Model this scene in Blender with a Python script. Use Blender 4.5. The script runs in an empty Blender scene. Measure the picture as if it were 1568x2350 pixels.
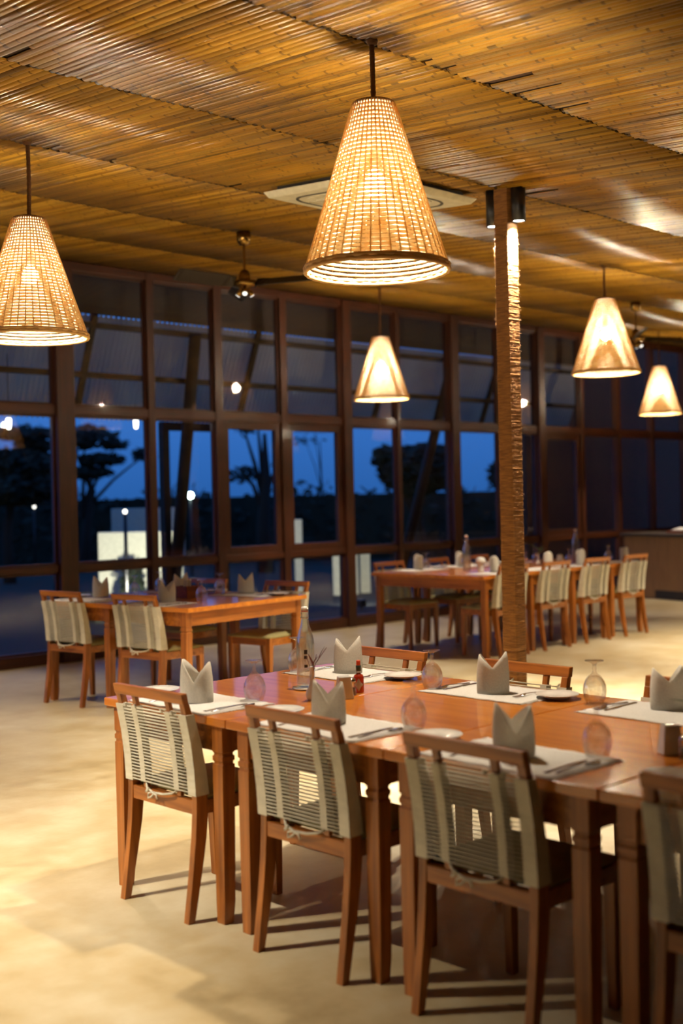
import bpy, math, random
from mathutils import Vector, Matrix
PI = math.pi
rnd = random.Random(7)
scene = bpy.context.scene
COL = scene.collection

# ------------------------------------------------------------------ materials
def lin(r, g, b):
    f = lambda c: (c / 255 / 12.92) if c / 255 <= .04045 else ((c / 255 + .055) / 1.055) ** 2.4
    return (f(r), f(g), f(b), 1)

class NT:
    def __init__(s, name):
        s.m = bpy.data.materials.new(name); s.m.use_nodes = True
        s.t = s.m.node_tree; s.t.nodes.clear()
        s.out = s.n('ShaderNodeOutputMaterial')
    def n(s, kind, **kw):
        nd = s.t.nodes.new(kind)
        for k, v in kw.items():
            if k.startswith('_'): setattr(nd, k[1:], v)
            else:
                key = int(k[1:]) if k[0] == 'i' and k[1:].isdigit() else k.replace('__', ' ')
                nd.inputs[key].default_value = v
        return nd
    def l(s, a, b): s.t.links.new(a, b)
    def surf(s, sh): s.l(sh, s.out.inputs['Surface'])
    def coords(s, kind='Object', scale=(1, 1, 1), loc=(0, 0, 0)):
        tc = s.n('ShaderNodeTexCoord'); mp = s.n('ShaderNodeMapping')
        mp.inputs['Scale'].default_value = scale; mp.inputs['Location'].default_value = loc
        s.l(tc.outputs[kind], mp.inputs['Vector']); return mp.outputs['Vector']
    def ramp(s, fac, stops):
        r = s.n('ShaderNodeValToRGB'); e = r.color_ramp.elements
        while len(e) < len(stops): e.new(.5)
        for k, (p, c) in enumerate(stops): e[k].position = p; e[k].color = c
        s.l(fac, r.inputs['Fac']); return r.outputs['Color']
    def noise(s, vec, scale, detail=3, rough=.5):
        n = s.n('ShaderNodeTexNoise', Scale=scale, Detail=detail, Roughness=rough)
        s.l(vec, n.inputs['Vector']); return n.outputs['Fac']
    def bump(s, h, strength=.3, dist=.01):
        b = s.n('ShaderNodeBump', Strength=strength, Distance=dist); s.l(h, b.inputs['Height']); return b.outputs['Normal']
    def math(s, op, a, b=None):
        m = s.n('ShaderNodeMath', _operation=op)
        for k, v in enumerate((a, b)):
            if v is None: continue
            if isinstance(v, (int, float)): m.inputs[k].default_value = v
            else: s.l(v, m.inputs[k])
        return m.outputs[0]
    def mix(s, fac, a, b, mode='MIX'):
        m = s.n('ShaderNodeMix', _data_type='RGBA', _blend_type=mode)
        for k, v in (('Factor', fac), ('A', a), ('B', b)):
            sock = [i for i in m.inputs if i.name == k and (i.type == 'RGBA' if k != 'Factor' else i.type == 'VALUE')][0]
            if hasattr(v, 'node'): s.l(v, sock)
            else: sock.default_value = v
        return [o for o in m.outputs if o.type == 'RGBA'][0]

def principled(nt, color=None, rough=.5, normal=None, **kw):
    p = nt.n('ShaderNodeBsdfPrincipled')
    if color is not None:
        if hasattr(color, 'node'): nt.l(color, p.inputs['Base Color'])
        else: p.inputs['Base Color'].default_value = color
    if hasattr(rough, 'node'): nt.l(rough, p.inputs['Roughness'])
    else: p.inputs['Roughness'].default_value = rough
    if normal is not None: nt.l(normal, p.inputs['Normal'])
    for k, v in kw.items(): p.inputs[k.replace('__', ' ')].default_value = v
    nt.surf(p.outputs[0]); return p

def simple(name, color, rough=.5, **kw):
    nt = NT(name)
    v = nt.coords(); f = nt.noise(v, 18, 3)
    c2 = tuple(c * .86 for c in color[:3]) + (1,)
    col = nt.ramp(f, [(.35, c2), (.65, color)])
    principled(nt, col, rough, **kw); return nt.m

def wood(name, dark, light, axis, rough=.35, coat=0.0, grain=1.0):
    nt = NT(name)
    sc = [22 * grain, 22 * grain, 22 * grain]; sc[axis] = 1.3 * grain
    v = nt.coords('Object', tuple(sc))
    f1 = nt.noise(v, 1.6, 6, .6)
    f2 = nt.noise(nt.coords('Object', (3, 3, 3)), 1.2, 2)
    f = nt.math('ADD', nt.math('MULTIPLY', f1, .75), nt.math('MULTIPLY', f2, .25))
    col = nt.ramp(f, [(.3, dark), (.5, tuple((a + b) / 2 for a, b in zip(dark, light))), (.72, light)])
    p = principled(nt, col, rough, nt.bump(f1, .06, .004))
    p.inputs['Coat Weight'].default_value = coat; p.inputs['Coat Roughness'].default_value = .07
    return nt.m

M = {}
M['wood_x'] = wood('teak_along_x', lin(118, 62, 16), lin(204, 124, 46), 0, .38, .15)
M['wood_y'] = wood('teak_along_y', lin(118, 62, 16), lin(204, 124, 46), 1, .38, .15)
M['wood_z'] = wood('teak_along_z', lin(114, 60, 16), lin(198, 120, 46), 2, .38, .15)
M['table'] = wood('varnished_teak_top', lin(188, 100, 24), lin(240, 154, 54), 1, .28, .7, .55)
M['frame'] = wood('dark_stained_frame', lin(40, 19, 9), lin(80, 39, 18), 2, .42, .1)
M['frame_h'] = wood('dark_stained_rail', lin(44, 21, 10), lin(86, 42, 19), 0, .42, .1)
M['cord'] = simple('cream_cord', lin(222, 214, 190), .75)
M['cushion'] = simple('olive_cream_fabric', lin(168, 158, 104), .85)
M['black'] = simple('matt_black_metal', (.012, .012, .013, 1), .4)
M['brass'] = simple('antique_brass', lin(150, 118, 60), .25, Metallic=1.0)
M['steel'] = simple('polished_steel', (.72, .71, .7, 1), .16, Metallic=1.0)
M['china'] = simple('white_china', lin(240, 238, 232), .18)
M['fanblade'] = simple('dark_brown_blade', lin(34, 24, 14), .5)
M['ac'] = simple('cream_plastic', lin(214, 206, 176), .45)
M['acslot'] = simple('dark_slot', (.05, .042, .03, 1), .6)
M['orange'] = simple('orange_red_plastic', lin(225, 78, 30), .35)
M['sauce'] = simple('red_sauce', lin(176, 52, 22), .25)
M['green'] = simple('dark_green_foil', lin(40, 56, 40), .4)
M['paper'] = simple('grey_paper_label', lin(196, 186, 176), .7)
M['pinkcap'] = simple('pink_rubber_ring', lin(206, 120, 112), .5)
M['leaf'] = simple('green_leaf', lin(70, 88, 30), .5)
M['dryleaf'] = simple('dry_reddish_leaf', lin(110, 52, 40), .6)
M['ink'] = simple('dark_print', (.03, .025, .02, 1), .6)
M['pepper'] = simple('speckled_spice', lin(120, 100, 80), .6)
M['boxwood'] = wood('box_wood', lin(96, 48, 18), lin(140, 78, 34), 0, .45)
M['counter'] = wood('counter_veneer', lin(150, 112, 66), lin(186, 146, 92), 2, .5)
M['countertop'] = simple('dark_stone_top', lin(92, 82, 68), .3)
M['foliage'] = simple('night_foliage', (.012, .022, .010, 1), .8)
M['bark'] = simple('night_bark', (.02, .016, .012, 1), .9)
M['plaster'] = simple('dark_plaster', lin(64, 48, 32), .8)
M['rendered'] = simple('pale_render', lin(225, 222, 200), .85)
M['outwood'] = simple('weathered_dark_post', (.035, .022, .014, 1), .7)
M['outwall'] = simple('brown_outside_wall', lin(92, 66, 44), .8)

def mat_floor():
    nt = NT('polished_concrete'); v = nt.coords()
    a = nt.noise(v, .9, 5, .62); b = nt.noise(nt.coords('Object', (1, 1, 1), (7, 3, 0)), 4.5, 6, .65)
    f = nt.math('ADD', nt.math('MULTIPLY', a, .6), nt.math('MULTIPLY', b, .4))
    col = nt.ramp(f, [(.30, lin(150, 128, 84)), (.46, lin(184, 164, 122)), (.60, lin(200, 186, 152)), (.74, lin(216, 208, 188))])
    ro = nt.math('ADD', nt.math('MULTIPLY', b, .4), .28)
    principled(nt, col, ro, nt.bump(b, .05, .004)); return nt.m
M['floor'] = mat_floor()

def mat_bamboo():
    nt = NT('bamboo_culms')
    uv = nt.n('ShaderNodeUVMap'); sep = nt.n('ShaderNodeSeparateXYZ'); nt.l(uv.outputs[0], sep.inputs[0])
    u, y = sep.outputs[0], sep.outputs[1]
    cmb = nt.n('ShaderNodeCombineXYZ'); nt.l(nt.math('MULTIPLY', u, 977.0), cmb.inputs[0]); nt.l(nt.math('MULTIPLY', y, 1.1), cmb.inputs[1])
    g = nt.noise(cmb.outputs[0], 1.0, 3)
    wn = nt.n('ShaderNodeTexWhiteNoise', _noise_dimensions='1D'); nt.l(u, wn.inputs['W'])
    base = nt.ramp(wn.outputs['Value'], [(0, lin(98, 71, 20)), (.15, lin(131, 97, 30)), (.6, lin(164, 125, 43)), (1, lin(188, 151, 61))])
    base = nt.mix(.55, base, nt.ramp(g, [(.34, lin(104, 80, 30)), (.56, lin(218, 186, 94))]), 'MULTIPLY')
    # nodes on every culm: thin dark rings at a spacing of its own
    sp = nt.math('ADD', nt.math('MULTIPLY', wn.outputs['Value'], .16), .2)
    ph = nt.math('FRACT', nt.math('ADD', nt.math('DIVIDE', y, sp), nt.math('MULTIPLY', u, 613.0)))
    ring = nt.math('LESS_THAN', ph, .045)
    base = nt.mix(nt.math('MULTIPLY', ring, .62), base, lin(50, 26, 8))
    cm2 = nt.n('ShaderNodeCombineXYZ'); nt.l(nt.math('MULTIPLY', u, 333.0), cm2.inputs[0]); nt.l(nt.math('MULTIPLY', y, 9.0), cm2.inputs[1])
    sp2 = nt.noise(cm2.outputs[0], 1.0, 1)
    base = nt.mix(nt.math('MULTIPLY', nt.math('GREATER_THAN', sp2, .73), .7), base, lin(46, 26, 10))
    # dark tie knots scattered along the panel joints
    jn = nt.math('LESS_THAN', nt.math('FRACT', nt.math('ADD', nt.math('DIVIDE', nt.math('SUBTRACT', y, .68), 1.385), 10.014)), .021)
    tie = nt.math('MULTIPLY', jn, nt.math('GREATER_THAN', nt.math('FRACT', nt.math('MULTIPLY', u, 71.0)), .45))
    base = nt.mix(nt.math('MULTIPLY', tie, .85), base, lin(34, 20, 8))
    p = principled(nt, base, .33); p.inputs['Specular IOR Level'].default_value = .2
    return nt.m
M['bamboo'] = mat_bamboo()

def mat_wicker():
    nt = NT('woven_cane'); v = nt.coords()
    f = nt.noise(v, 26, 2)
    col = nt.ramp(f, [(.35, lin(244, 218, 172)), (.65, lin(254, 242, 214))])
    d = nt.n('ShaderNodeBsdfDiffuse'); t = nt.n('ShaderNodeBsdfTranslucent')
    nt.l(col, d.inputs[0]); tc = nt.mix(1, col, (1, .96, .88, 1), 'MULTIPLY'); nt.l(tc, t.inputs[0])
    mx = nt.n('ShaderNodeMixShader', Fac=.78); nt.l(d.outputs[0], mx.inputs[1]); nt.l(t.outputs[0], mx.inputs[2])
    nt.surf(mx.outputs[0]); return nt.m
M['wicker'] = mat_wicker()
M['rim'] = simple('cane_rim', lin(228, 182, 116), .7)

def mat_cloth(name, c, sc=160, trans=.12):
    nt = NT(name); v = nt.coords('Object', (sc, sc, sc))
    w = nt.noise(v, 1.0, 2); col = nt.ramp(w, [(.3, tuple(k * .9 for k in c[:3]) + (1,)), (.7, c)])
    bmp = nt.bump(w, .12, .002)
    d = nt.n('ShaderNodeBsdfDiffuse'); t = nt.n('ShaderNodeBsdfTranslucent'); mx = nt.n('ShaderNodeMixShader', Fac=trans)
    for q in (d, t): nt.l(col, q.inputs['Color']); nt.l(bmp, q.inputs['Normal'])
    nt.l(d.outputs[0], mx.inputs[1]); nt.l(t.outputs[0], mx.inputs[2]); nt.surf(mx.outputs[0]); return nt.m
M['mat'] = mat_cloth('white_cotton_mat', lin(238, 236, 232))
M['napkin'] = mat_cloth('cream_linen', lin(253, 249, 238), 160, .4)

def mat_rope(name, c1, c2, tr=0):
    nt = NT(name); v = nt.coords('Object', (9, 9, 130)); f = nt.noise(v, 1.5, 4, .6)
    col = nt.ramp(f, [(.3, c1), (.7, c2)])
    principled(nt, col, .85, nt.bump(f, .5, .006)); return nt.m
M['rope'] = mat_rope('coir_rope', lin(98, 60, 24), lin(158, 108, 52))
M['darkrope'] = mat_rope('brown_cord', lin(70, 44, 24), lin(108, 70, 40))

def mat_thin_glass(name, tint, ior=1.5, rough=0.0, gain=1.0):
    nt = NT(name)
    tr = nt.n('ShaderNodeBsdfTransparent', Color=tint); gl = nt.n('ShaderNodeBsdfGlossy', Roughness=rough)
    lw = nt.n('ShaderNodeLayerWeight', Blend=.5); mx = nt.n('ShaderNodeMixShader')
    f0 = ((ior - 1) / (ior + 1)) ** 2         # the same reflectance from either side of the thin sheet
    fac = nt.math('ADD', nt.math('MULTIPLY', nt.math('POWER', lw.outputs['Facing'], 5.0), (1 - f0) * gain), f0 * gain)
    nt.l(fac, mx.inputs[0]); nt.l(tr.outputs[0], mx.inputs[1]); nt.l(gl.outputs[0], mx.inputs[2])
    nt.surf(mx.outputs[0]); return nt.m
M['pane'] = mat_thin_glass('window_glass', (.95, .96, .96, 1))
def mat_glass(name, c, ior):
    nt = NT(name); g = nt.n('ShaderNodeBsdfGlass', Color=c, IOR=ior, Roughness=.01)
    tr = nt.n('ShaderNodeBsdfTransparent', Color=c); gl = nt.n('ShaderNodeBsdfGlossy', Roughness=.02); lw = nt.n('ShaderNodeLayerWeight', Blend=.5)
    fac = nt.math('ADD', nt.math('MULTIPLY', nt.math('POWER', lw.outputs['Facing'], 3.0), .8), .09)
    m1 = nt.n('ShaderNodeMixShader'); nt.l(fac, m1.inputs[0]); nt.l(tr.outputs[0], m1.inputs[1]); nt.l(gl.outputs[0], m1.inputs[2])
    m2 = nt.n('ShaderNodeMixShader', Fac=.16); nt.l(m1.outputs[0], m2.inputs[1]); nt.l(g.outputs[0], m2.inputs[2])
    nt.surf(m2.outputs[0]); return nt.m
M['glass'] = mat_glass('goblet_glass', (1, 1, 1, 1), 1.5)
M['bottleglass'] = mat_glass('bottle_glass', (.95, .97, .95, 1), 1.48)

def mat_emit(name, c, s):
    nt = NT(name); e = nt.n('ShaderNodeEmission', Color=c, Strength=s); nt.surf(e.outputs[0]); return nt.m
BULB = 2900.0
M['bulb'] = mat_emit('warm_bulb', (1, .84, .62, 1), BULB)
M['led'] = mat_emit('white_led', (.86, .93, 1, 1), 60)
M['fanled'] = mat_emit('fan_spot_led', (1, .95, .85, 1), 2)
M['globe'] = mat_emit('garden_globe', (.75, 1, .9, 1), 22)
M['garden'] = mat_emit('reflected_dot_glow', (1, .95, .85, 1), 5)  # glow of the bodies added for reflections in the panes

def mat_awning():
    nt = NT('corrugated_plastic'); v = nt.coords(); f = nt.noise(v, 2, 3)
    col = nt.ramp(f, [(.3, (.56, .50, .42, 1)), (.7, (.7, .62, .5, 1))])
    d = nt.n('ShaderNodeBsdfDiffuse'); t = nt.n('ShaderNodeBsdfTranslucent')
    nt.l(col, d.inputs[0]); nt.l(col, t.inputs[0])
    mx = nt.n('ShaderNodeMixShader', Fac=.8); nt.l(d.outputs[0], mx.inputs[1]); nt.l(t.outputs[0], mx.inputs[2])
    nt.surf(mx.outputs[0]); return nt.m
M['awning'] = mat_awning()
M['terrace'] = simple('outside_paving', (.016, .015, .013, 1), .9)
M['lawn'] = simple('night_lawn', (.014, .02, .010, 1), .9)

# ------------------------------------------------------------------ mesh builder
class MB:
    def __init__(s): s.v = []; s.f = []; s.sm = []; s.uv = None
    def add(s, vs, fs, smooth=False):
        o = len(s.v); s.v += [tuple(p) for p in vs]
        s.f += [tuple(i + o for i in q) for q in fs]; s.sm += [smooth] * len(fs); return s
    def box(s, x0, x1, y0, y1, z0, z1):
        vs = [(x, y, z) for z in (z0, z1) for y in (y0, y1) for x in (x0, x1)]
        return s.add(vs, [(0, 2, 3, 1), (4, 5, 7, 6), (0, 1, 5, 4), (2, 6, 7, 3), (0, 4, 6, 2), (1, 3, 7, 5)])
    def frustum(s, c0, h0, c1, h1):
        vs = [(c[0] + sx * h[0], c[1] + sy * h[1], c[2]) for c, h in ((c0, h0), (c1, h1)) for sy in (-1, 1) for sx in (-1, 1)]
        return s.add(vs, [(0, 2, 3, 1), (4, 5, 7, 6), (0, 1, 5, 4), (2, 6, 7, 3), (0, 4, 6, 2), (1, 3, 7, 5)])
    def bar(s, a, b, w, h, up=(0, 0, 1)):
        a, b = Vector(a), Vector(b); d = (b - a).normalized(); u = Vector(up)
        if abs(d.dot(u)) > .98: u = Vector((1, 0, 0))
        r = d.cross(u).normalized(); u = r.cross(d)
        vs = [p + r * (sx * w / 2) + u * (sy * h / 2) for p in (a, b) for sy in (-1, 1) for sx in (-1, 1)]
        return s.add(vs, [(0, 2, 3, 1), (4, 5, 7, 6), (0, 1, 5, 4), (2, 6, 7, 3), (0, 4, 6, 2), (1, 3, 7, 5)])
    def tube(s, pts, rad, n=8, closed=False, smooth=True):
        pts = [Vector(p) for p in pts]; m = len(pts); vs = []
        R = rad if isinstance(rad, (list, tuple)) else [rad] * m
        prev = None
        for i, p in enumerate(pts):
            d = (pts[(i + 1) % m] - pts[i - 1]) if (closed or 0 < i < m - 1) else (pts[min(i + 1, m - 1)] - pts[max(i - 1, 0)])
            d.normalize()
            ref = Vector((0, 0, 1)) if abs(d.z) < .9 else Vector((1, 0, 0))
            r = d.cross(ref).normalized()
            if prev is not None:
                r = (prev - d * prev.dot(d)).normalized()
            prev = r; u = d.cross(r)
            vs += [p + (r * math.cos(2 * PI * k / n) + u * math.sin(2 * PI * k / n)) * R[i] for k in range(n)]
        fs = [(i * n + k, i * n + (k + 1) % n, ((i + 1) % m) * n + (k + 1) % n, ((i + 1) % m) * n + k)
              for i in range(m if closed else m - 1) for k in range(n)]
        s.add(vs, fs, smooth)
        if not closed:
            o = len(s.v) - len(vs)
            s.f += [tuple(o + k for k in range(n))[::-1], tuple(o + (m - 1) * n + k for k in range(n))]; s.sm += [False, False]
        return s
    def lathe(s, prof, n=24, c=(0, 0, 0), smooth=True, closed=False):
        m = len(prof); vs = [(c[0] + r * math.cos(2 * PI * k / n), c[1] + r * math.sin(2 * PI * k / n), c[2] + z) for r, z in prof for k in range(n)]
        rng = range(m) if closed else range(m - 1)
        fs = [(i * n + k, i * n + (k + 1) % n, ((i + 1) % m) * n + (k + 1) % n, ((i + 1) % m) * n + k) for i in rng for k in range(n)]
        return s.add(vs, fs, smooth)
    def prism(s, poly, ax, a, b):
        """poly: 2-D outline, extruded along axis ax ('x','y','z') from a to b"""
        def P(p, t): return {'x': (t, p[0], p[1]), 'y': (p[0], t, p[1]), 'z': (p[0], p[1], t)}[ax]
        n = len(poly); vs = [P(p, a) for p in poly] + [P(p, b) for p in poly]
        fs = [(i, (i + 1) % n, n + (i + 1) % n, n + i) for i in range(n)] + [tuple(range(n))[::-1], tuple(range(n, 2 * n))]
        return s.add(vs, fs)
    def build(s, name, mat, parent=None, bevel=0, loc=None, kind=None, seg=2):
        me = bpy.data.meshes.new(name); me.from_pydata(s.v, [], s.f)
        me.polygons.foreach_set('use_smooth', s.sm); me.materials.append(mat)
        if s.uv is not None:
            l = me.uv_layers.new(name='UVMap')
            flat = []
            for p in s.f:
                for i in p: flat += s.uv[i]
            l.data.foreach_set('uv', flat)
        me.validate(); me.update()
        o = bpy.data.objects.new(name, me); COL.objects.link(o)
        if parent is not None: o.parent = parent
        if loc is not None: o.location = loc
        if kind: o['kind'] = kind
        if bevel:
            b = o.modifiers.new('bevel', 'BEVEL'); b.width = bevel; b.segments = seg; b.limit_method = 'ANGLE'
        return o

def tag(o, label, cat, group=None):
    o['label'] = label; o['category'] = cat
    if group: o['group'] = group
    return o
def thing(name, label, cat, loc=(0, 0, 0), rz=0, group=None):
    o = bpy.data.objects.new(name, None); COL.objects.link(o); o.empty_display_size = .1
    o.location = loc; o.rotation_euler = (0, 0, rz); return tag(o, label, cat, group)
def struct(o): o['kind'] = 'structure'; return o
KIDS = {}
def kids(o): return [c for c in bpy.data.objects if c.parent == o]
def snap(root):
    """the whole tree of a thing, recorded once, so that copies need no search"""
    return [(c, snap(c)) for c in kids(root)]
def dup(root, tree, loc, rz, label, group=None, scale=1.0):
    def cp(o, sub, par):
        c = o.copy(); COL.objects.link(c)
        if par is not None: c.parent = par
        for q, t in sub: cp(q, t, c)
        return c
    r = cp(root, tree, None)
    r.location = loc; r.rotation_euler = (0, 0, rz); r.scale = (scale,) * 3; r['label'] = label
    if group: r['group'] = group
    return r

class Proto:
    """first use moves the prototype itself, later uses copy it"""
    def __init__(s, root): s.root = root; s.tree = snap(root); s.used = False
    def put(s, loc, rz, label, group=None, scale=1.0):
        if not s.used:
            s.used = True; r = s.root
            r.location = loc; r.rotation_euler = (0, 0, rz); r.scale = (scale,) * 3; r['label'] = label
            if group: r['group'] = group
            return r
        return dup(s.root, s.tree, loc, rz, label, group, scale)

# ------------------------------------------------------------------ camera
CAM = Vector((-2.6418, -4.1513, 1.5176)); YAW, PITCH, ROLL, FPX = .80477, -.008984, -.022227, 2754.51
F = Vector((math.cos(YAW) * math.cos(PITCH), math.sin(YAW) * math.cos(PITCH), math.sin(PITCH)))
R0 = Vector((math.sin(YAW), -math.cos(YAW), 0)); U0 = R0.cross(F)
RR = R0 * math.cos(ROLL) + U0 * math.sin(ROLL); UU = U0 * math.cos(ROLL) - R0 * math.sin(ROLL)
cd = bpy.data.cameras.new('camera'); cam = bpy.data.objects.new('camera', cd); COL.objects.link(cam)
mt = Matrix((RR, UU, -F)).transposed().to_4x4(); mt.translation = CAM; cam.matrix_world = mt
cd.sensor_fit = 'HORIZONTAL'; cd.sensor_width = 24.0; cd.lens = FPX / 1568 * 24.0
cd.clip_start = .05; cd.clip_end = 400
cd.dof.use_dof = True; cd.dof.focus_distance = 5.7; cd.dof.aperture_fstop = 1.5
scene.camera = cam
def along(px, py, depth):
    """where the sight line through a picture point is at that distance (used for the far garden)"""
    return CAM + (F + RR * ((px - 784) / FPX) - UU * ((py - 1175) / FPX)) * depth

# ------------------------------------------------------------------ room shell
W = 6.25
SL = .081
def zc(y): return 3.958 + SL * (y - W)
X0, X1, Y0 = -6.5, 17.0, -7.0
struct(MB().box(X0, X1, Y0, W + .1, -.12, 0).build('floor', M['floor']))

def build_ceiling():
    mb = MB(); mb.uv = []
    base = .68; pitch = 1.385
    k0 = math.floor((Y0 - base) / pitch)
    joints = [base + pitch * k for k in range(k0, k0 + 12)]
    joints = [max(Y0, min(W + .02, j)) for j in joints]
    arc = [(math.cos(PI * t / 4), math.sin(PI * t / 4)) for t in range(5)]
    for a, b in zip(joints[:-1], joints[1:]):
        if b - a < .05: continue
        x = X0
        while x < X1:
            w = rnd.uniform(.026, .041); r = w / 2
            ya = a + rnd.uniform(-.006, .008); yb = b + rnd.uniform(-.008, .006)
            if rnd.random() < .04: yb -= rnd.uniform(.05, .3)
            yb = min(yb, W + .02); ya = max(ya, Y0)
            dz = rnd.uniform(-.002, .002); tilt = rnd.uniform(-.004, .004); u = rnd.random()
            o = len(mb.v); vs = []
            for y, sx in ((ya, -tilt), (yb, tilt)):
                for cx, sz in arc:
                    vs.append((x + r + cx * r + sx, y, zc(y) + dz - sz * r * .62)); mb.uv.append((u, y))
            mb.add(vs, [(q, q + 1, 5 + q + 1, 5 + q) for q in range(4)], True)
            mb.f += [(o + 4, o + 3, o + 2, o + 1, o), (o + 5, o + 6, o + 7, o + 8, o + 9)]; mb.sm += [False, False]
            x += w + rnd.uniform(-.001, .002)
    return mb.build('ceiling', M['bamboo'])
struct(build_ceiling())
bk = MB()
y1 = W + .1
bk.add([(X0, Y0, zc(Y0) + .006), (X1, Y0, zc(Y0) + .006), (X1, y1, zc(y1) + .006), (X0, y1, zc(y1) + .006),
        (X0, Y0, zc(Y0) + .12), (X1, Y0, zc(Y0) + .12), (X1, y1, zc(y1) + .12), (X0, y1, zc(y1) + .12)],
       [(0, 1, 2, 3), (7, 6, 5, 4), (0, 4, 5, 1), (1, 5, 6, 2), (2, 6, 7, 3), (3, 7, 4, 0)])
struct(bk.build('ceiling_boarding', simple('dark_ceiling_board', lin(60, 36, 14), .8)))
struct(MB().box(X0 - .15, X0, Y0 - .1, W + .1, 0, 4.2).build('wall_left', M['plaster']))
struct(MB().box(X1, X1 + .15, Y0 - .1, W + .1, 0, 4.2).build('wall_right', M['outwall']))
struct(MB().box(X0, X1, Y0 - .15, Y0, 0, 3.4).build('wall_back', M['plaster']))

# window wall: posts, rails, sashes, panes
posts = [(-6.45, .1), (-4.3, .2), (-2.35, .1), (-.4, .1), (.65, .1), (1.62, .1), (2.62, .1), (3.58, .2), (4.612, .09), (5.5, .11), (6.445, .1),
         (7.44, .13), (8.35, .07), (9.42, .15), (10.4, .09), (11.3, .14), (12.32, .09), (13.28, .1), (14.25, .1), (15.25, .1), (16.3, .1)]
PZ = [.11, .944, 2.47]
n = 0
def trim(mb, mat, bev=.006):
    global n
    n += 1; return struct(mb.build('trim_%d' % n, mat, bevel=bev))
for x, w in posts:
    d = .16 if w > .12 else .11
    trim(MB().box(x - w / 2, x + w / 2, W - d * .55, W + d * .45, 0, zc(W) - .02), M['frame'])
trim(MB().box(X0, X1, W - .06, W + .06, 0, .11), M['frame_h'])
trim(MB().box(X0, X1, W - .045, W + .045, .885, .955), M['frame_h'])
trim(MB().box(X0, X1, W - .05, W + .05, 2.425, 2.52), M['frame_h'])
trim(MB().box(X0, X1, W - .055, W + .055, zc(W) - .1, zc(W) - .015), M['frame_h'])
sash = {9, 10, 15}
for i in range(len(posts) - 1):
    a = posts[i][0] + posts[i][1] / 2; b = posts[i + 1][0] - posts[i + 1][1] / 2
    fm = MB()
    def ring(z0, z1, w, d):
        fm.box(a, a + w, W - d, W + d, z0, z1); fm.box(b - w, b, W - d, W + d, z0, z1)
        fm.box(a + w, b - w, W - d, W + d, z0, z0 + w); fm.box(a + w, b - w, W - d, W + d, z1 - w, z1)
    ring(.11, .885, .022, .02); ring(2.52, zc(W) - .1, .022, .02)
    if i in sash: ring(.955, 2.425, .085, .03)
    else: ring(.955, 2.425, .022, .02)
    wo = struct(fm.build('window_%d' % (i + 1), M['frame'], bevel=.003))
    e = .085 if i in sash else .022
    for z0, z1, ee, tilt in ((.132, .863, .022, 0), (.955 + e, 2.425 - e, e, 0), (2.542, zc(W) - .122, .022, math.radians(.45))):
        hh = (z1 - z0) / 2 + .012
        p = MB().box(a + ee - .012, b - ee + .012, -.004, .004, -hh, hh).build('pane', M['pane'], wo, loc=(0, W, (z0 + z1) / 2))
        p.rotation_euler = (-tilt, 0, 0)

# ------------------------------------------------------------------ pendant lamps
def make_shade():
    H, RB, RT = .67, .30, .086; S = 46; rows = 38
    mb = MB()
    N = S * 2
    def rad(t): return RB + (RT - RB) * t ** .97
    for j in range(rows):
        t = (j + .6) / rows; z = t * H; r0 = rad(t); hz = H / rows * .435; rr = .0038
        vs = []
        for k in range(N):
            a = 2 * PI * k / N
            off = .0016 * (1 if (k // 2 + j) % 2 == 0 else -1) * (1 if k % 2 == 0 else 0)
            for q in range(5):
                al = 2 * PI * q / 5
                r = r0 + off + rr * math.cos(al)
                vs.append((r * math.cos(a), r * math.sin(a), z + hz * math.sin(al)))
        fs = [(k * 5 + q, ((k + 1) % N) * 5 + q, ((k + 1) % N) * 5 + (q + 1) % 5, k * 5 + (q + 1) % 5) for k in range(N) for q in range(5)]
        mb.add(vs, fs, True)
    for k in range(S):
        a = 2 * PI * (k * 2) / N
        mb.tube([((rad(t) + .0035) * math.cos(a), (rad(t) + .0035) * math.sin(a), t * H) for t in (0, .33, .66, 1)], .0032, 5)
    return mb, H, RB, RT
def make_lamp():
    t = thing('pendant_lamp', '', 'lamp', group='cone wicker pendant lamps')
    mb, H, RB, RT = make_shade()
    sh = mb.build('shade', M['wicker'], t)
    rim = MB(); N = 120
    for lay in (0, 1):
        rim.tube([((RB + .002 * (1 if (k // 2 + lay) % 2 else -1)) * math.cos(2 * PI * k / N), (RB + .002 * (1 if (k // 2 + lay) % 2 else -1)) * math.sin(2 * PI * k / N), -.006 + lay * .014) for k in range(N)], .0095, 6, closed=True)
    rim.build('rim', M['rim'], t)
    MB().lathe([(.012, H + .018), (RT * .7, H + .012), (RT, H + .004), (RT + .006, H - .006), (RT, H - .016), (.012, H - .006)], 24, closed=True).build('top_ring', M['darkrope'], t)
    bl = MB().lathe([(.0005, -.052), (.022, -.047), (.038, -.028), (.044, -.004), (.04, .02), (.026, .042), (.016, .056), (.0005, .058)], 16, (0, 0, .345)).build('bulb', M['bulb'], t)
    MB().lathe([(.0005, .403), (.018, .404), (.02, .445), (.02, .485), (.006, .505), (.0045, H), (.0005, H)], 14).build('lamp_holder', M['black'], t)
    return Proto(t)
lamp = make_lamp()
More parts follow.
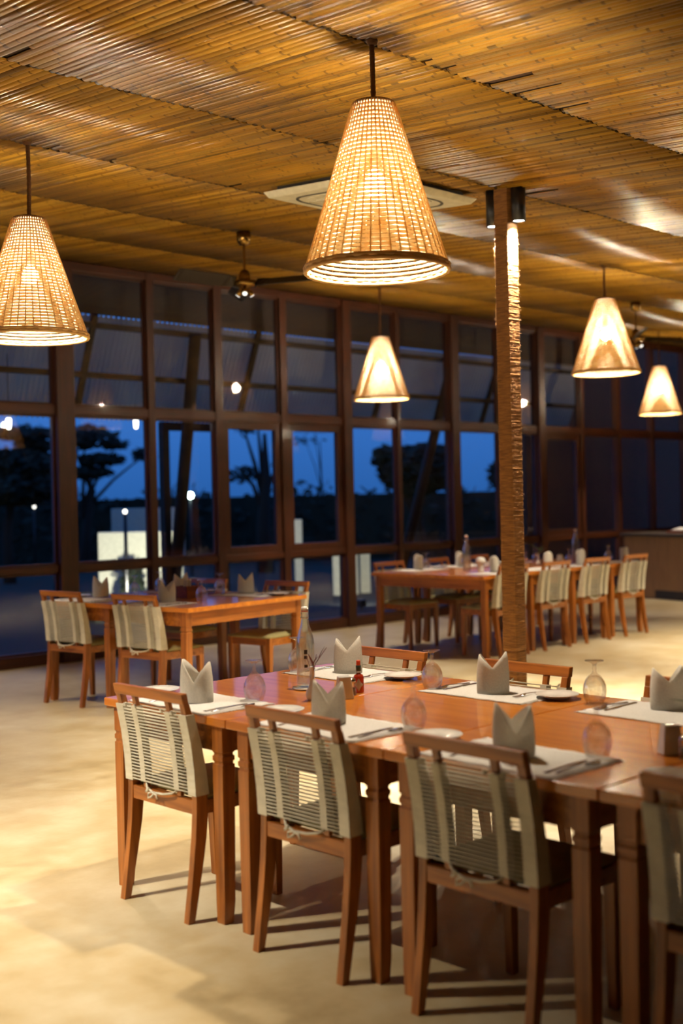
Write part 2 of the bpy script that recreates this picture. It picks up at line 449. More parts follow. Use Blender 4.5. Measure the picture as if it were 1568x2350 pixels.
def put_lamp(x, y, zb, label, s=(1, 1, 1)):
    r = lamp.put((x, y, zb), rnd.uniform(0, 6), label, 'cone wicker pendant lamps'); r.scale = s
    top = zb + .67 * s[2] + .004; ce = zc(y) - .006
    pts = [(.0, 0, (top - zb - .012) / s[2]), (.003, .002, ((top + ce) / 2 - zb) / s[2]), (0, 0, (ce - zb) / s[2])]
    cd_ = MB(); m = 24; P = []
    for k in range(m + 1):
        q = k / m; P.append((.004 * math.sin(q * 3), .003 * math.sin(q * 2.2), pts[0][2] + (pts[2][2] - pts[0][2]) * q))
    cd_.tube(P, [.0105 + .0018 * (k % 2) for k in range(m + 1)], 8)
    cd_.lathe([(.0005, pts[2][2] - .022), (.02, pts[2][2] - .02), (.026, pts[2][2])], 14)
    cd_.build('cord', M['darkrope'], r)
    return r
put_lamp(.864, -.747, 2.455, 'large cone wicker pendant lamp hanging over the front dining table', (.97, .97, 1.0))
put_lamp(.856, 2.003, 2.496, 'cone wicker pendant lamp cut by the left edge of the photo', (1.05, 1.05, 1.0))
put_lamp(6.80, 4.99, 2.63, 'wicker pendant lamp hanging closest in front of the window wall', (1.0, 1.0, 1.0))
put_lamp(6.72, 2.054, 2.637, 'wicker pendant lamp hanging to the right of the rope column', (1.01, 1.01, 1.0))
put_lamp(12.55, 5.03, 2.67, 'farthest smallest wicker pendant lamp at the right edge', (.97, .97, 1.0))
for x, y, zb, t in [(6.73, -.75, 2.5, 'cone wicker pendant lamp outside the frame to the right'), (12.6, 2.03, 2.6, 'cone wicker pendant lamp far outside the frame on the right'),
                    (12.6, -.75, 2.5, 'farthest cone wicker pendant lamp outside the frame'),
                    (.86, 4.9, 2.62, 'cone wicker pendant lamp by the windows outside the left edge')]:
    put_lamp(x, y, zb, t)

# ------------------------------------------------------------------ rope columns with downlights
def make_column(x, y, label, fuzz):
    t = thing('rope_column', label, 'column', (x, y, 0))
    top = zc(y) - .004
    s = .056; per = 6
    outline = []
    for sx, sy, dx, dy in ((-1, -1, 1, 0), (1, -1, 0, 1), (1, 1, -1, 0), (-1, 1, 0, -1)):
        for k in range(per):
            q = k / per * 2
            px, py = sx + dx * q, sy + dy * q
            l = max(abs(px), abs(py)); rr_ = math.hypot(px, py)
            f_ = 1 if rr_ < 1.32 else 1.32 / rr_
            outline.append((px * f_ * s, py * f_ * s))
    mb = MB(); turn = .0085; z = .0; rings = []
    r2 = random.Random(3)
    while z < top - .005:
        jig = r2.uniform(-.0007, .0008); gap = r2.random() < .02
        for q, o in ((0, -.0012), (.5, .0018)):
            if gap: o -= .003
            rings.append((min(z + turn * q, top), o + jig))
        z += turn * r2.uniform(.9, 1.12)
    vs = []
    for zz, o in rings:
        for (a, b) in outline:
            l = math.hypot(a, b); e = 1 + (o + r2.uniform(-.0009, .0009)) / l
            vs.append((a * e, b * e, zz))
    m = len(outline)
    fs = [(i * m + k, i * m + (k + 1) % m, (i + 1) * m + (k + 1) % m, (i + 1) * m + k) for i in range(len(rings) - 1) for k in range(m)]
    mb.add(vs, fs, False)
    mb.build('rope_wrap', M['rope'], t)
    MB().box(-.049, .049, -.049, .049, 0, top).build('post_core', M['frame'], t)
    fb = MB()
    for k in range(fuzz):
        side = r2.choice((-1, -1, -1, 1, 1)); u = r2.uniform(-s, s); zz = r2.uniform(.1, top - .25)
        L = r2.uniform(.006, .02); a = Vector((u, side * s, zz))
        b = a + Vector((r2.uniform(-.4, .4), side * r2.uniform(.25, 1), r2.uniform(-.9, .5))) * L * .6
        c = b + Vector((r2.uniform(-.4, .4), side * r2.uniform(-.2, .8), r2.uniform(-1, .3))) * L * .6
        fb.tube([a, b, c], [.0006, .0005, .0003], 3)
    if fuzz: fb.build('rope_fibre', M['rope'], t, kind='stuff')
    # two round black downlights, one on each side
    for sgn in (-1, 1):
        cy = sgn * (.058 + .046); zb = zc(y) - .232
        f = MB().lathe([(.0005, zb + .012), (.038, zb + .012), (.039, zb), (.0445, zb), (.0445, zc(y + cy) - .006), (.0005, zc(y + cy) - .006)], 28, (0, cy, 0)).build('downlight', M['black'], t)
        MB().lathe([(.0005, zb + .008), (.037, zb + .008), (.037, zb + .0105), (.0005, zb + .0105)], 24, (0, cy, 0)).build('lens', M['led'], f)
        ld = bpy.data.lights.new('downlight_beam', 'SPOT'); ld.energy = 1250 if x > 0 else (940 if sgn < 0 else 330); ld.color = (1, .89, .72)
        ld.spot_size = math.radians(98 if x > 0 else 107); ld.spot_blend = .8 if x > 0 else .6; ld.shadow_soft_size = .03
        lo = bpy.data.objects.new('downlight_beam', ld); COL.objects.link(lo); lo.parent = f; lo.location = (0, cy, zb - .004)
    return t
make_column(3.51, .66, 'square column wrapped in brown rope behind the front table', 900)
make_column(9.38, .66, 'square rope-wrapped column out of frame on the right', 0)
make_column(-2.36, .66, 'square rope-wrapped column out of frame on the left', 0)

# ------------------------------------------------------------------ ceiling fans
def make_fan():
    t = thing('ceiling_fan', '', 'fan', group='brass ceiling fans')
    MB().lathe([(.0005, -.004), (.058, -.006), (.058, -.055), (.052, -.085), (.034, -.108), (.012, -.116), (.0005, -.116)], 24).build('canopy', M['brass'], t)
    MB().lathe([(.011, -.112), (.011, -.32)], 12).build('rod', M['brass'], t)
    MB().lathe([(.0005, -.305), (.018, -.308), (.034, -.32), (.045, -.342), (.048, -.38), (.048, -.4), (.098, -.404), (.105, -.415), (.105, -.432), (.092, -.445), (.05, -.46), (.02, -.468), (.0005, -.468)], 28).build('motor', M['brass'], t)
    for k in range(3):
        a = math.radians(-62 + 120 * k); c, s_ = math.cos(a), math.sin(a)
        b = MB(); pr = [(.1, .028), (.16, .04), (.2, .062), (.62, .066), (.66, .05)]
        top, bot = [], []
        for r, w in pr:
            for sg in (-1, 1): top.append((r * c - sg * w * s_, r * s_ + sg * w * c, -.412 + sg * .034)); bot.append((r * c - sg * w * s_, r * s_ + sg * w * c, -.419 + sg * .034))
        nn = len(top); vs = top + bot; fs = []
        for i in range(len(pr) - 1):
            q = i * 2; fs += [(q, q + 2, q + 3, q + 1), (nn + q, nn + q + 1, nn + q + 3, nn + q + 2), (q, nn + q, nn + q + 2, q + 2), (q + 1, q + 3, nn + q + 3, nn + q + 1)]
        fs += [(0, 1, nn + 1, nn), (nn - 2, nn + nn - 2, nn + nn - 1, nn - 1)]
        b.add(vs, fs); b.build('blade', M['fanblade'], t)
    for k in range(3):
        a = math.radians(230 + 120 * k); c, s_ = math.cos(a), math.sin(a)
        sp = MB().tube([(.03 * c, .03 * s_, -.466), (.05 * c, .05 * s_, -.488), (.066 * c, .066 * s_, -.51)], [.012, .02, .022], 12).build('spot_head', M['brass'], t)
        MB().tube([(.066 * c, .066 * s_, -.5101), (.0685 * c, .0685 * s_, -.513)], .019, 12).build('spot_lens', M['fanled'], sp)
    return Proto(t)
fan = make_fan()
fan.put((3.557, 3.361, zc(3.361) - .012), 0, 'brass ceiling fan hanging left of the large pendant lamp', 'brass ceiling fans')
fan.put((9.28, 3.345, zc(3.345) - .012), .7, 'brass ceiling fan at the right edge behind the pendant lamp', 'brass ceiling fans')

# ------------------------------------------------------------------ ceiling cassette air conditioner
def make_ac():
    cx, cy = 2.99, 1.365; h = .5
    t = thing('ceiling_air_conditioner', 'square cream ceiling air conditioner panel beside the column top', 'air conditioner', (cx, cy, zc(cy)))
    t.rotation_euler = (math.atan(SL), 0, 0)
    MB().box(-.43, .43, -.43, .43, -.045, .05).build('casing', M['acslot'], t)
    p = MB().frustum((0, 0, -.085), (h - .03, h - .03), (0, 0, -.045), (h, h)).build('panel', M['ac'], t, bevel=.008)
    def rsq(a, r, z, nq=8):
        pts = []
        for qx, qy, st in ((1, 1, 0), (-1, 1, PI / 2), (-1, -1, PI), (1, -1, 1.5 * PI)):
            for k in range(nq + 1):
                an = st + PI / 2 * k / nq
                pts.append((qx * (a - r) + r * math.cos(an), qy * (a - r) + r * math.sin(an), z))
        return pts
    def band(a0, r0, a1, r1, z0, z1):
        A = rsq(a0, r0, z0); B = rsq(a1, r1, z1); nn = len(A)
        m_ = MB(); vs = A + B + [(x, y, z + .01) for x, y, z in B] + [(x, y, z + .01) for x, y, z in A]
        m_.add(vs, [(b_ * nn + i, b_ * nn + (i + 1) % nn, ((b_ + 1) % 4) * nn + (i + 1) % nn, ((b_ + 1) % 4) * nn + i) for b_ in range(4) for i in range(nn)])
        return m_
    band(.392, .17, .372, .15, -.0875, -.0875).build('outlet_slot', M['acslot'], p)
    for k in range(4):
        m_ = MB(); a = PI / 2 * k
        pts = []
        for q in range(11):
            u = -1 + 2 * q / 10; x = .235 * u; w = .04 * math.sqrt(max(0, 1 - u * u)) + .004
            pts.append((x, .335 + w * .5, -.0885)); 
        for q in range(10, -1, -1):
            u = -1 + 2 * q / 10; x = .235 * u; w = .04 * math.sqrt(max(0, 1 - u * u)) + .004
            pts.append((x, .335 - w * .5, -.092))
        vs = [(x * math.cos(a) - y * math.sin(a), x * math.sin(a) + y * math.cos(a), z) for x, y, z in pts]
        vs2 = [(x, y, z + .006) for x, y, z in vs]; nn = len(vs)
        m_.add(vs + vs2, [tuple(range(nn)), tuple(range(2 * nn - 1, nn - 1, -1))] + [(i, nn + i, nn + (i + 1) % nn, (i + 1) % nn) for i in range(nn)])
        m_.build('louvre', M['ac'], p)
    g = MB().box(-.25, .25, -.25, .25, -.096, -.085)
    for k in range(12):
        y = -.22 + .04 * k; g.box(-.22, .22, y - .008, y + .008, -.1, -.096)
    g.build('grille', M['ac'], p)
make_ac()

# ------------------------------------------------------------------ dining chairs
def make_chair():
    t = thing('dining_chair', '', 'chair')
    # rear legs run up to the top rail; side profile (back edge, depth)
    prof = [(0, -.055, .03), (.1, -.04, .036), (.2, -.026, .043), (.3, -.014, .05), (.385, -.008, .054), (.44, -.006, .052), (.55, -.012, .044), (.65, -.024, .036), (.75, -.044, .029), (.797, -.055, .026)]
    for sg in (1, -1):
        y0, y1 = (sg * .19, sg * .22) if sg > 0 else (-.22, -.19)
        poly = [(b, z) for z, b, d in prof] + [(b + d, z) for z, b, d in reversed(prof)]
        MB().prism(poly, 'y', y0, y1).build('leg', M['wood_z'], t, bevel=.002)
    for sg in (1, -1):
        MB().frustum((.392, sg * .192, 0), (.0145, .0145), (.385, sg * .194, .44), (.022, .022)).build('leg', M['wood_z'], t, bevel=.002)
    MB().prism([(-.0585, .796), (-.0665, .836), (-.0405, .836), (-.0325, .796)], 'y', -.222, .222).build('top_rail', M['wood_y'], t, bevel=.003)
    for sg in (1, -1):
        sl = [(z, b) for z, b, d in prof if z >= .43]
        MB().prism([(b + .003, z) for z, b in sl] + [(b + .019, z) for z, b in reversed(sl)], 'y', sg * .107 - .013, sg * .107 + .013).build('back_slat', M['wood_z'], t, bevel=.002)
    sf = MB().box(-.004, .03, -.19, .19, .385, .436).box(.372, .4, -.174, .174, .385, .436)
    for sg in (1, -1): sf.box(.03, .38, sg * .205 - .013, sg * .205 + .013, .385, .436)
    sf.build('seat_frame', M['wood_y'], t, bevel=.002)
    # cushion
    cu = MB(); ny, nx = 9, 9; vs = []
    for zz, top in ((.437, 0), (.452, 1)):
        for i in range(nx):
            for j in range(ny):
                u, v = i / (nx - 1) * 2 - 1, j / (ny - 1) * 2 - 1
                e = (1 - abs(u) ** 4) * (1 - abs(v) ** 4)
                vs.append((.217 + u * .185, v * (.21 + .004 * top), zz + (.028 * e if top else 0)))
    fs = []
    for i in range(nx - 1):
        for j in range(ny - 1):
            q = i * ny + j; o = nx * ny
            fs += [(q, q + 1, q + ny + 1, q + ny), (o + q, o + q + ny, o + q + ny + 1, o + q + 1)]
    bd = [j for j in range(ny)] + [i * ny + ny - 1 for i in range(1, nx)] + [(nx - 1) * ny + j for j in range(ny - 2, -1, -1)] + [i * ny for i in range(nx - 2, 0, -1)]
    fs += [(bd[k], nx * ny + bd[k], nx * ny + bd[(k + 1) % len(bd)], bd[(k + 1) % len(bd)]) for k in range(len(bd))]
    cu.add(vs, fs, True); cu.build('seat_cushion', M['cushion'], t)
    # woven back: wrapped bands on posts and slats, stretched cords between them
    def xb(z):
        for (z0, b0, d0), (z1, b1, d1) in zip(prof[:-1], prof[1:]):
            if z0 <= z <= z1: return b0 + (b1 - b0) * (z - z0) / (z1 - z0), d0 + (d1 - d0) * (z - z0) / (z1 - z0)
        return prof[-1][1], prof[-1][2]
    def band(yc, hw, z0, z1, front):
        m_ = MB(); ks = 25; vs = []
        for k in range(ks):
            z = z0 + (z1 - z0) * k / (ks - 1); b, d = xb(z); o = .0008 if k % 2 else 0
            x0, x1 = b - .006 - o, (b + d + .004 if front else b + .026)
            vs += [(x0, yc - hw, z), (x0, yc + hw, z), (x1, yc + hw, z), (x1, yc - hw, z)]
        fs = [(k * 4 + q, k * 4 + (q + 1) % 4, k * 4 + 4 + (q + 1) % 4, k * 4 + 4 + q) for k in range(ks - 1) for q in range(4)] + [(3, 2, 1, 0), tuple(ks * 4 - 4 + q for q in range(4))]
        return m_.add(vs, fs)
    for yc, hw, fr in ((.2015, .0235, True), (-.2015, .0235, True), (.107, .0155, False), (-.107, .0155, False)):
        band(yc, hw, .457 + (.006 if not fr else 0), .757, fr).build('cord_band', M['cord'], t)
    cp = MB(); npit = 24
    for k in range(npit):
        z = .466 + (.752 - .466) * k / (npit - 1); b, d = xb(z)
        for dx, zz in ((-.0035, z), (.0225, z + .0056)):
            cp.tube([(b + dx, -.19, zz), (b + dx - .001, -.107, zz + rnd.uniform(-.0008, .0008)), (b + dx, 0, zz - .0006), (b + dx - .001, .107, zz), (b + dx, .19, zz)], .0026, 5)
    for yy in (.15, .085, -.085, -.15):       # the cord ends knotted round the slats at the top
        b, d = xb(.757); cp.tube([(b - .006, yy, .752), (b - .012, yy + .01, .763), (b + .004, yy + .022, .762), (b + .014, yy + .012, .756)], .0028, 5)
    cp.build('cord_panel', M['cord'], t)
    b, d = xb(.45)
    tc = MB(); x = b - .012
    tc.tube([(b + .004, -.1, .46), (x, -.085, .448), (x - .003, -.03, .437), (x - .004, .03, .434), (x, .075, .446), (b + .004, .1, .46)], .0045, 6)
    tc.tube([(x - .006, .015, .436), (x - .012, .035, .418), (x - .012, .052, .412), (x - .012, .05, .43), (x - .01, .03, .437), (x - .012, .0, .432), (x - .014, -.01, .418)], .004, 6)
    tc.tube([(x - .004, .06, .45), (x - .007, .06, .437), (x - .004, .075, .43), (x - .001, .07, .446)], .0045, 6)
    tc.build('tie_cord', M['cord'], t)
    return Proto(t)
chair = make_chair()
CG = 'cord-backed dining chairs'

# ------------------------------------------------------------------ tables
def make_table(wd, ln):
    """x from 0 to ln (across), y from 0 to -wd (along the row)"""
    t = thing('dining_table', '', 'table')
    MB().box(0, ln, -wd + .002, -.002, .718, .75).build('table_top', M['table'], t, bevel=.004)
    o = .05
    ap = MB().box(.06, ln - .06, -o - .028, -o, .62, .718).box(.06, ln - .06, -wd + o, -wd + o + .028, .62, .718)
    ap.box(.03, .058, -wd + .1, -.1, .62, .718).box(ln - .058, ln - .03, -wd + .1, -.1, .62, .718)
    ap.build('apron', M['wood_x'], t, bevel=.002)
    for sx in (0, 1):
        for sy in (0, 1):
            cx = .048 if sx == 0 else ln - .048; cy = -.073 if sy == 0 else -wd + .073
            lg = MB(); hh = .029
            sections = [(.0, hh * .74), (.08, hh * .86), (.575, hh), (.578, hh - .004), (.586, hh - .004), (.589, hh), (.606, hh), (.609, hh - .004), (.617, hh - .004), (.62, hh), (.718, hh)]
            vs = []
            for z, h in sections:
                dx = (hh - h) * (-1 if sx == 0 else 1) if z < .1 else 0     # the inner sides taper
                vs += [(cx - h + dx, cy - h, z), (cx + h + dx, cy - h, z), (cx + h + dx, cy + h, z), (cx - h + dx, cy + h, z)]
            m_ = len(sections)
            lg.add(vs, [(i * 4 + q, i * 4 + (q + 1) % 4, i * 4 + 4 + (q + 1) % 4, i * 4 + 4 + q) for i in range(m_ - 1) for q in range(4)] + [(3, 2, 1, 0), tuple(m_ * 4 - 4 + q for q in range(4))])
            lg.build('leg', M['wood_z'], t, bevel=.0015)
    return Proto(t)
TW, TL = .783, 1.248
table = make_table(TW, TL)
TG = 'teak tables pushed together in rows'

# ------------------------------------------------------------------ table ware
def make_napkin():
    t = thing('napkin', '', 'napkin')
    mb = MB(); N = 40; K = 7; a, b = .061, .044
    outer, inner = [], []
    for k in range(K):
        q = k / (K - 1)
        for i in range(N):
            th = 2 * PI * i / N
            pk = abs(math.cos(th)) ** .9
            back = .5 + .5 * math.sin(th)
            h = .074 + (.084 if math.cos(th) < 0 else .074) * pk + .026 * back * (1 - pk)
            flare = 1 + .14 * q * pk - .08 * (q ** 3) * pk
            wob = 1 + .02 * math.sin(3 * th + 1) * (1 - q)
            z = q * h
            tilt = .012 * q * q * math.cos(th) * pk
            outer.append((a * flare * wob * math.cos(th) - tilt, b * flare * wob * math.sin(th), z))
            inner.append(((a * flare * wob - .005) * math.cos(th) - tilt, (b * flare * wob - .005) * math.sin(th), z + (.0006 if k else .001)))
    vs = outer + inner; o = N * K; fs = []
    for k in range(K - 1):
        for i in range(N):
            j = (i + 1) % N
            fs += [(k * N + i, k * N + j, k * N + N + j, k * N + N + i), (o + k * N + j, o + k * N + i, o + k * N + N + i, o + k * N + N + j)]
    for i in range(N):
        j = (i + 1) % N
        fs += [((K - 1) * N + i, (K - 1) * N + j, o + (K - 1) * N + j, o + (K - 1) * N + i), (j, i, o + i, o + j)]
    mb.add(vs, fs, True)
    # the flap folded across the front and tucked in at the side
    for sg in (-1, 1):
        fl = []; 
        for i in range(13):
            th = -PI / 2 + sg * (-.9 + 1.75 * i / 12)
            top = .026 + .05 * (i / 12)
            for zz in (.002, max(.004, top)):
                q = zz / .15; pk = abs(math.cos(th)) ** 1.5
                fl.append(((a + .004) * (1 + .06 * pk * q) * math.cos(th), (b + .0045 + .001 * sg) * math.sin(th), zz))
        if sg > 0: mb.add(fl, [(2 * i, 2 * i + 2, 2 * i + 3, 2 * i + 1) for i in range(12)], True)
    o_ = mb.build('fold', M['napkin'], t)
    return t, o_
def napkin_obj():
    t, o_ = make_napkin()
    o_.parent = None; o_.name = 'napkin'; bpy.data.objects.remove(t); o_.name = 'napkin'
    return Proto(tag(o_, '', 'napkin'))
napkin = napkin_obj()

def make_goblet():
    out = [(.0325, 0), (.0385, .015), (.0425, .032), (.0435, .048), (.041, .065), (.034, .082), (.023, .096), (.012, .105), (.0075, .112), (.0065, .118), (.0085, .124), (.0065, .13), (.007, .138), (.012, .145), (.024, .1495), (.0345, .1525), (.0345, .1545), (.0005, .152)]
    inn = [(.0005, .1), (.011, .0985), (.0215, .0925), (.0322, .08), (.0392, .0645), (.0417, .048), (.0407, .032), (.0368, .015), (.031, 0)]
    o = MB().lathe(inn[::1] + [(.031, 0), (.0325, 0)] + out[1:], 28).build('goblet', M['glass'])
    return Proto(tag(o, '', 'glass'))
goblet = make_goblet()
def make_plate():
    o = MB().lathe([(.0005, .004), (.045, .004), (.055, .007), (.082, .013), (.084, .0155), (.082, .0165), (.054, .0105), (.044, .0075), (.0005, .007)], 40)
    o.lathe([(.04, .004), (.042, 0), (.046, 0), (.046, .0045)], 40)
    return Proto(tag(o.build('side_plate', M['china']), '', 'plate'))
plate = make_plate()
def make_mat():
    mb = MB(); hx, hy = .16, .25; nx, ny = 16, 24; r2 = random.Random(5)
    top, bot = [], []
    for i in range(nx + 1):
        for j in range(ny + 1):
            x = -hx + 2 * hx * i / nx; y = -hy + 2 * hy * j / ny
            if i in (0, nx): x += r2.uniform(-.004, .004)
            if j in (0, ny): y += r2.uniform(-.006, .006)
            z = .0035 + (.0012 * r2.random()) + (.0022 * r2.random() if (i in (0, nx) or j in (0, ny)) else 0)
            top.append((x, y, z)); bot.append((x, y, .0006))
    n_ = ny + 1; fs = []; o = len(top)
    for i in range(nx):
        for j in range(ny):
            q = i * n_ + j; fs += [(q, q + n_, q + n_ + 1, q + 1), (o + q, o + q + 1, o + q + n_ + 1, o + q + n_)]
    bd = [j for j in range(n_)] + [i * n_ + ny for i in range(1, nx + 1)] + [nx * n_ + j for j in range(ny - 1, -1, -1)] + [i * n_ for i in range(nx - 1, 0, -1)]
    fs += [(bd[k], bd[(k + 1) % len(bd)], o + bd[(k + 1) % len(bd)], o + bd[k]) for k in range(len(bd))]
    mb.add(top + bot, fs, True)
    for j in range(46):                        # frayed fringe at the two ends
        x = -hx + 2 * hx * j / 45
        for sg in (-1, 1):
            mb.tube([(x, sg * (hy - .003), .003), (x + r2.uniform(-.004, .004), sg * (hy + r2.uniform(.008, .016)), .002)], .0012, 3)
    return Proto(tag(mb.build('placemat', M['mat']), '', 'placemat'))
mat = make_mat()
def flat_outline(mb, pts, z0=0.0, z1=.0022, arch=None):
    """a thin cutlery blank: pts are (x, halfwidth, z) stations along x"""
    vs = []
    for x, w, z in pts: vs += [(x, -w, z0 + z), (x, w, z0 + z), (x, w * .8, z1 + z), (x, -w * .8, z1 + z)]
    m_ = len(pts)
    mb.add(vs, [(i * 4 + q, i * 4 + (q + 1) % 4, i * 4 + 4 + (q + 1) % 4, i * 4 + 4 + q) for i in range(m_ - 1) for q in range(4)] + [(3, 2, 1, 0), tuple(m_ * 4 - 4 + q for q in range(4))], True)
def make_knife():
    mb = MB(); flat_outline(mb, [(-.105, .006, 0), (-.1, .0085, 0), (-.03, .0055, .001), (0, .005, .001), (.005, .008, .0005), (.06, .0095, 0), (.1, .006, 0), (.108, .002, 0)])
    return Proto(tag(mb.build('knife', M['steel']), '', 'cutlery'))
def make_spoon():
    mb = MB(); flat_outline(mb, [(-.1, .005, 0), (-.095, .0075, 0), (-.03, .0035, .004), (.025, .0035, .007), (.04, .008, .006), (.055, .0165, .002), (.075, .0195, .0005), (.092, .014, .002), (.1, .005, .004)])
    return Proto(tag(mb.build('spoon', M['steel']), '', 'cutlery'))
def make_fork():
    mb = MB(); flat_outline(mb, [(-.1, .005, 0), (-.095, .0075, 0), (-.03, .0035, .004), (.025, .0035, .007), (.045, .011, .004), (.055, .0125, .002)])
    for k in range(4): flat_outline(mb, [(.055 + 0 * k, .0018, .002), (.08, .0014, .0), (.1, .0008, .004)]) if False else mb.bar((.053, -.0099 + .0066 * k, .0035), (.1, -.0087 + .0058 * k, .004), .0026, .0018)
    return Proto(tag(mb.build('fork', M['steel']), '', 'cutlery'))
knife, spoon, fork = make_knife(), make_spoon(), make_fork()

def place(T, x, y):
    """a point of a table's own frame (x across, y along) in the room"""
    x0, y0, th, s = T; c, n_ = math.cos(th), math.sin(th)
    return x0 + s * (c * x - n_ * y), y0 + s * (n_ * x + c * y), s
def put_on(T, proto, x, y, z, rz, label, group=None, sc=1.0):
    px, py, s = place(T, x, y)
    return proto.put((px, py, z * s), T[2] + rz, label, group, sc * s)
ZT, ZM = .7504, .7552
NEAR = (0.0, 0.0, 0.0, 1.0)
LEFT = (2.431, 2.701, .1378, 1.048)
RIGHT = (6.191, 3.021, 1.600, 1.046)

# front table row: four units
for k, lab in enumerate(['teak dining table at the left end of the front row', 'teak dining table second from the left in the front row',
                         'teak dining table third from the left in the front row', 'teak dining table at the right edge of the front row']):
    put_on(NEAR, table, 0, -TW * k, 0, 0, lab, TG)
for y, lab in [(-.415, 'leftmost front chair seen from behind with pale light through its cord back'), (-1.215, 'second front chair from the left seen from behind, floor patch showing through its cords'),
               (-1.945, 'third front chair from the left, shaded cord back, at the front table'), (-2.745, 'dark rightmost front chair cut by the right edge of the photo')]:
    put_on(NEAR, chair, -.015, y, 0, 0, lab, CG)
for y, lab in [(-.335, 'chair across the front table behind the sauce bottle, only its top rail showing'), (-1.112, 'chair across the front table in front of the rope column'),
               (-1.9, 'chair across the front table at the right edge behind the goblet')]:
    put_on(NEAR, chair, TL + .02, y, 0, PI, lab, CG)

MG, NG, GG, PG, KG = 'white placemats', 'standing folded napkins', 'upside-down goblets', 'white side plates', 'table cutlery'
def setting(T, side, y, words, tblw=TL, nap=None, gob=None, pl=None, cut=True, mt_=True):
    """one place setting; side 0 = near chairs, 1 = far chairs"""
    sx = 1 if side == 0 else -1; xm = .166 if side == 0 else tblw - .2; rz = 0 if side == 0 else PI
    f = lambda dx, dy: (xm + sx * dx, y + sx * dy)
    if mt_:
        a, b = f(0, 0); put_on(T, mat, a, b, ZT, rz + rnd.uniform(-.02, .02), 'white frayed placemat ' + words, MG)
    if nap is not False:
        a, b = nap if nap else f(-.01, 0); put_on(T, napkin, a, b, ZM, rz - .75 + rnd.uniform(-.25, .25), 'cream napkin folded into two peaks standing ' + words, NG, rnd.uniform(.95, 1.05))
    if gob is not False:
        a, b = gob if gob else f(.15, -.17); put_on(T, goblet, a, b, ZT if abs(a - xm) > .165 else ZM, 0, 'upside-down glass goblet standing ' + words, GG)
    if pl is not False:
        a, b = pl if pl else f(.02, .3); put_on(T, plate, a, b, ZM if abs(b - y) < .3 else ZM, 0, 'round white side plate lying ' + words, PG)
    if cut:
        a, b = f(-.02, -.19); put_on(T, knife, a, b, ZM, rz + .03, 'steel knife lying ' + words, KG)
        a, b = f(-.01, -.222); put_on(T, spoon, a, b, ZM, rz - .02, 'steel spoon lying ' + words, KG)
        a, b = f(-.03, .15); put_on(T, fork, a, b, ZM, rz + .02, 'steel fork lying ' + words, KG)
setting(NEAR, 0, -.415, 'before the leftmost front chair', nap=(.157, -.411), gob=(.325, -.56), pl=(.2, -.1))
setting(NEAR, 0, -1.18, 'before the second front chair', nap=(.172, -1.14), gob=(.3, -1.42), pl=(.2, -.86))
setting(NEAR, 0, -1.955, 'before the third front chair', nap=(.16, -1.949), gob=(.335, -2.12), pl=(.21, -1.6))
setting(NEAR, 0, -2.74, 'at the right-hand edge of the front table', nap=False, gob=False, pl=(.2, -2.45))
setting(NEAR, 1, -.335, 'behind the water bottle on the front table', nap=(1.066, -.319), gob=(.944, -.115), pl=(1.1, -.62))
setting(NEAR, 1, -1.16, 'before the chair in front of the rope column', nap=(1.024, -1.175), gob=(.965, -.908), pl=(1.09, -1.43))
setting(NEAR, 1, -1.915, 'across the front table near the green leaves', nap=(1.13, -1.88), gob=(1.09, -1.6), pl=(1.08, -2.2))

def make_bottle():
    t = thing('water_bottle', '', 'bottle')
    MB().lathe([(.0005, .004), (.03, .002), (.036, .006), (.0372, .016), (.0372, .175), (.0345, .2), (.026, .232), (.0175, .258), (.0145, .28), (.014, .296), (.0165, .299), (.0165, .307), (.0135, .309), (.0115, .309), (.012, .28), (.015, .257), (.024, .23), (.0325, .198), (.0352, .174), (.0352, .018), (.0005, .008)], 28).build('body', M['bottleglass'], t)
    MB().lathe([(.0005, .331), (.011, .33), (.0145, .325), (.0145, .315), (.0005, .315)], 20).build('stopper', M['china'], t)
    MB().lathe([(.0005, .309), (.0135, .309), (.0148, .312), (.0135, .316), (.0005, .316)], 20).build('seal', M['pinkcap'], t)
    w = MB()
    for sg in (-1, 1): w.tube([(.0, sg * .015, .322), (.004, sg * .018, .31), (.003, sg * .018, .292), (-.01, sg * .013, .282)], .0013, 6)
    w.tube([(.0165 * math.cos(2 * PI * k / 20), .0165 * math.sin(2 * PI * k / 20), .284) for k in range(20)], .0014, 6, closed=True)
    w.build('wire_clip', M['steel'], t)
    for z, h in ((.148, .009), (.126, .006), (.09, .006)):
        r = .0375; ans = [PI * 1.17 + .09 * q for q in range(5)]; vs = []
        for zz in (z - h, z + h):
            for rr_ in (r, r + .0004): vs += [(rr_ * math.cos(a), rr_ * math.sin(a), zz) for a in ans]
        fs = [f for q in range(4) for f in ((q, q + 1, 11 + q, 10 + q), (5 + q, 15 + q, 16 + q, 6 + q), (q, 5 + q, 6 + q, q + 1), (10 + q, 11 + q, 16 + q, 15 + q))] + [(0, 10, 15, 5), (4, 9, 19, 14)]
        MB().add(vs, fs).build('printed_mark', M['ink'], t)
    return Proto(t)
bottle = make_bottle()
put_on(NEAR, bottle, .655, -.492, .7585, .15, 'clear swing-top water bottle on a round coaster on the front table', 'swing-top water bottles')
cst = MB().lathe([(.0005, 0), (.05, 0), (.056, .004), (.056, .009), (.052, .007), (.0005, .007)], 32).build('coaster', M['china'], loc=(.655, -.492, ZT))
tag(cst, 'round cream coaster under the water bottle on the front table', 'coaster')

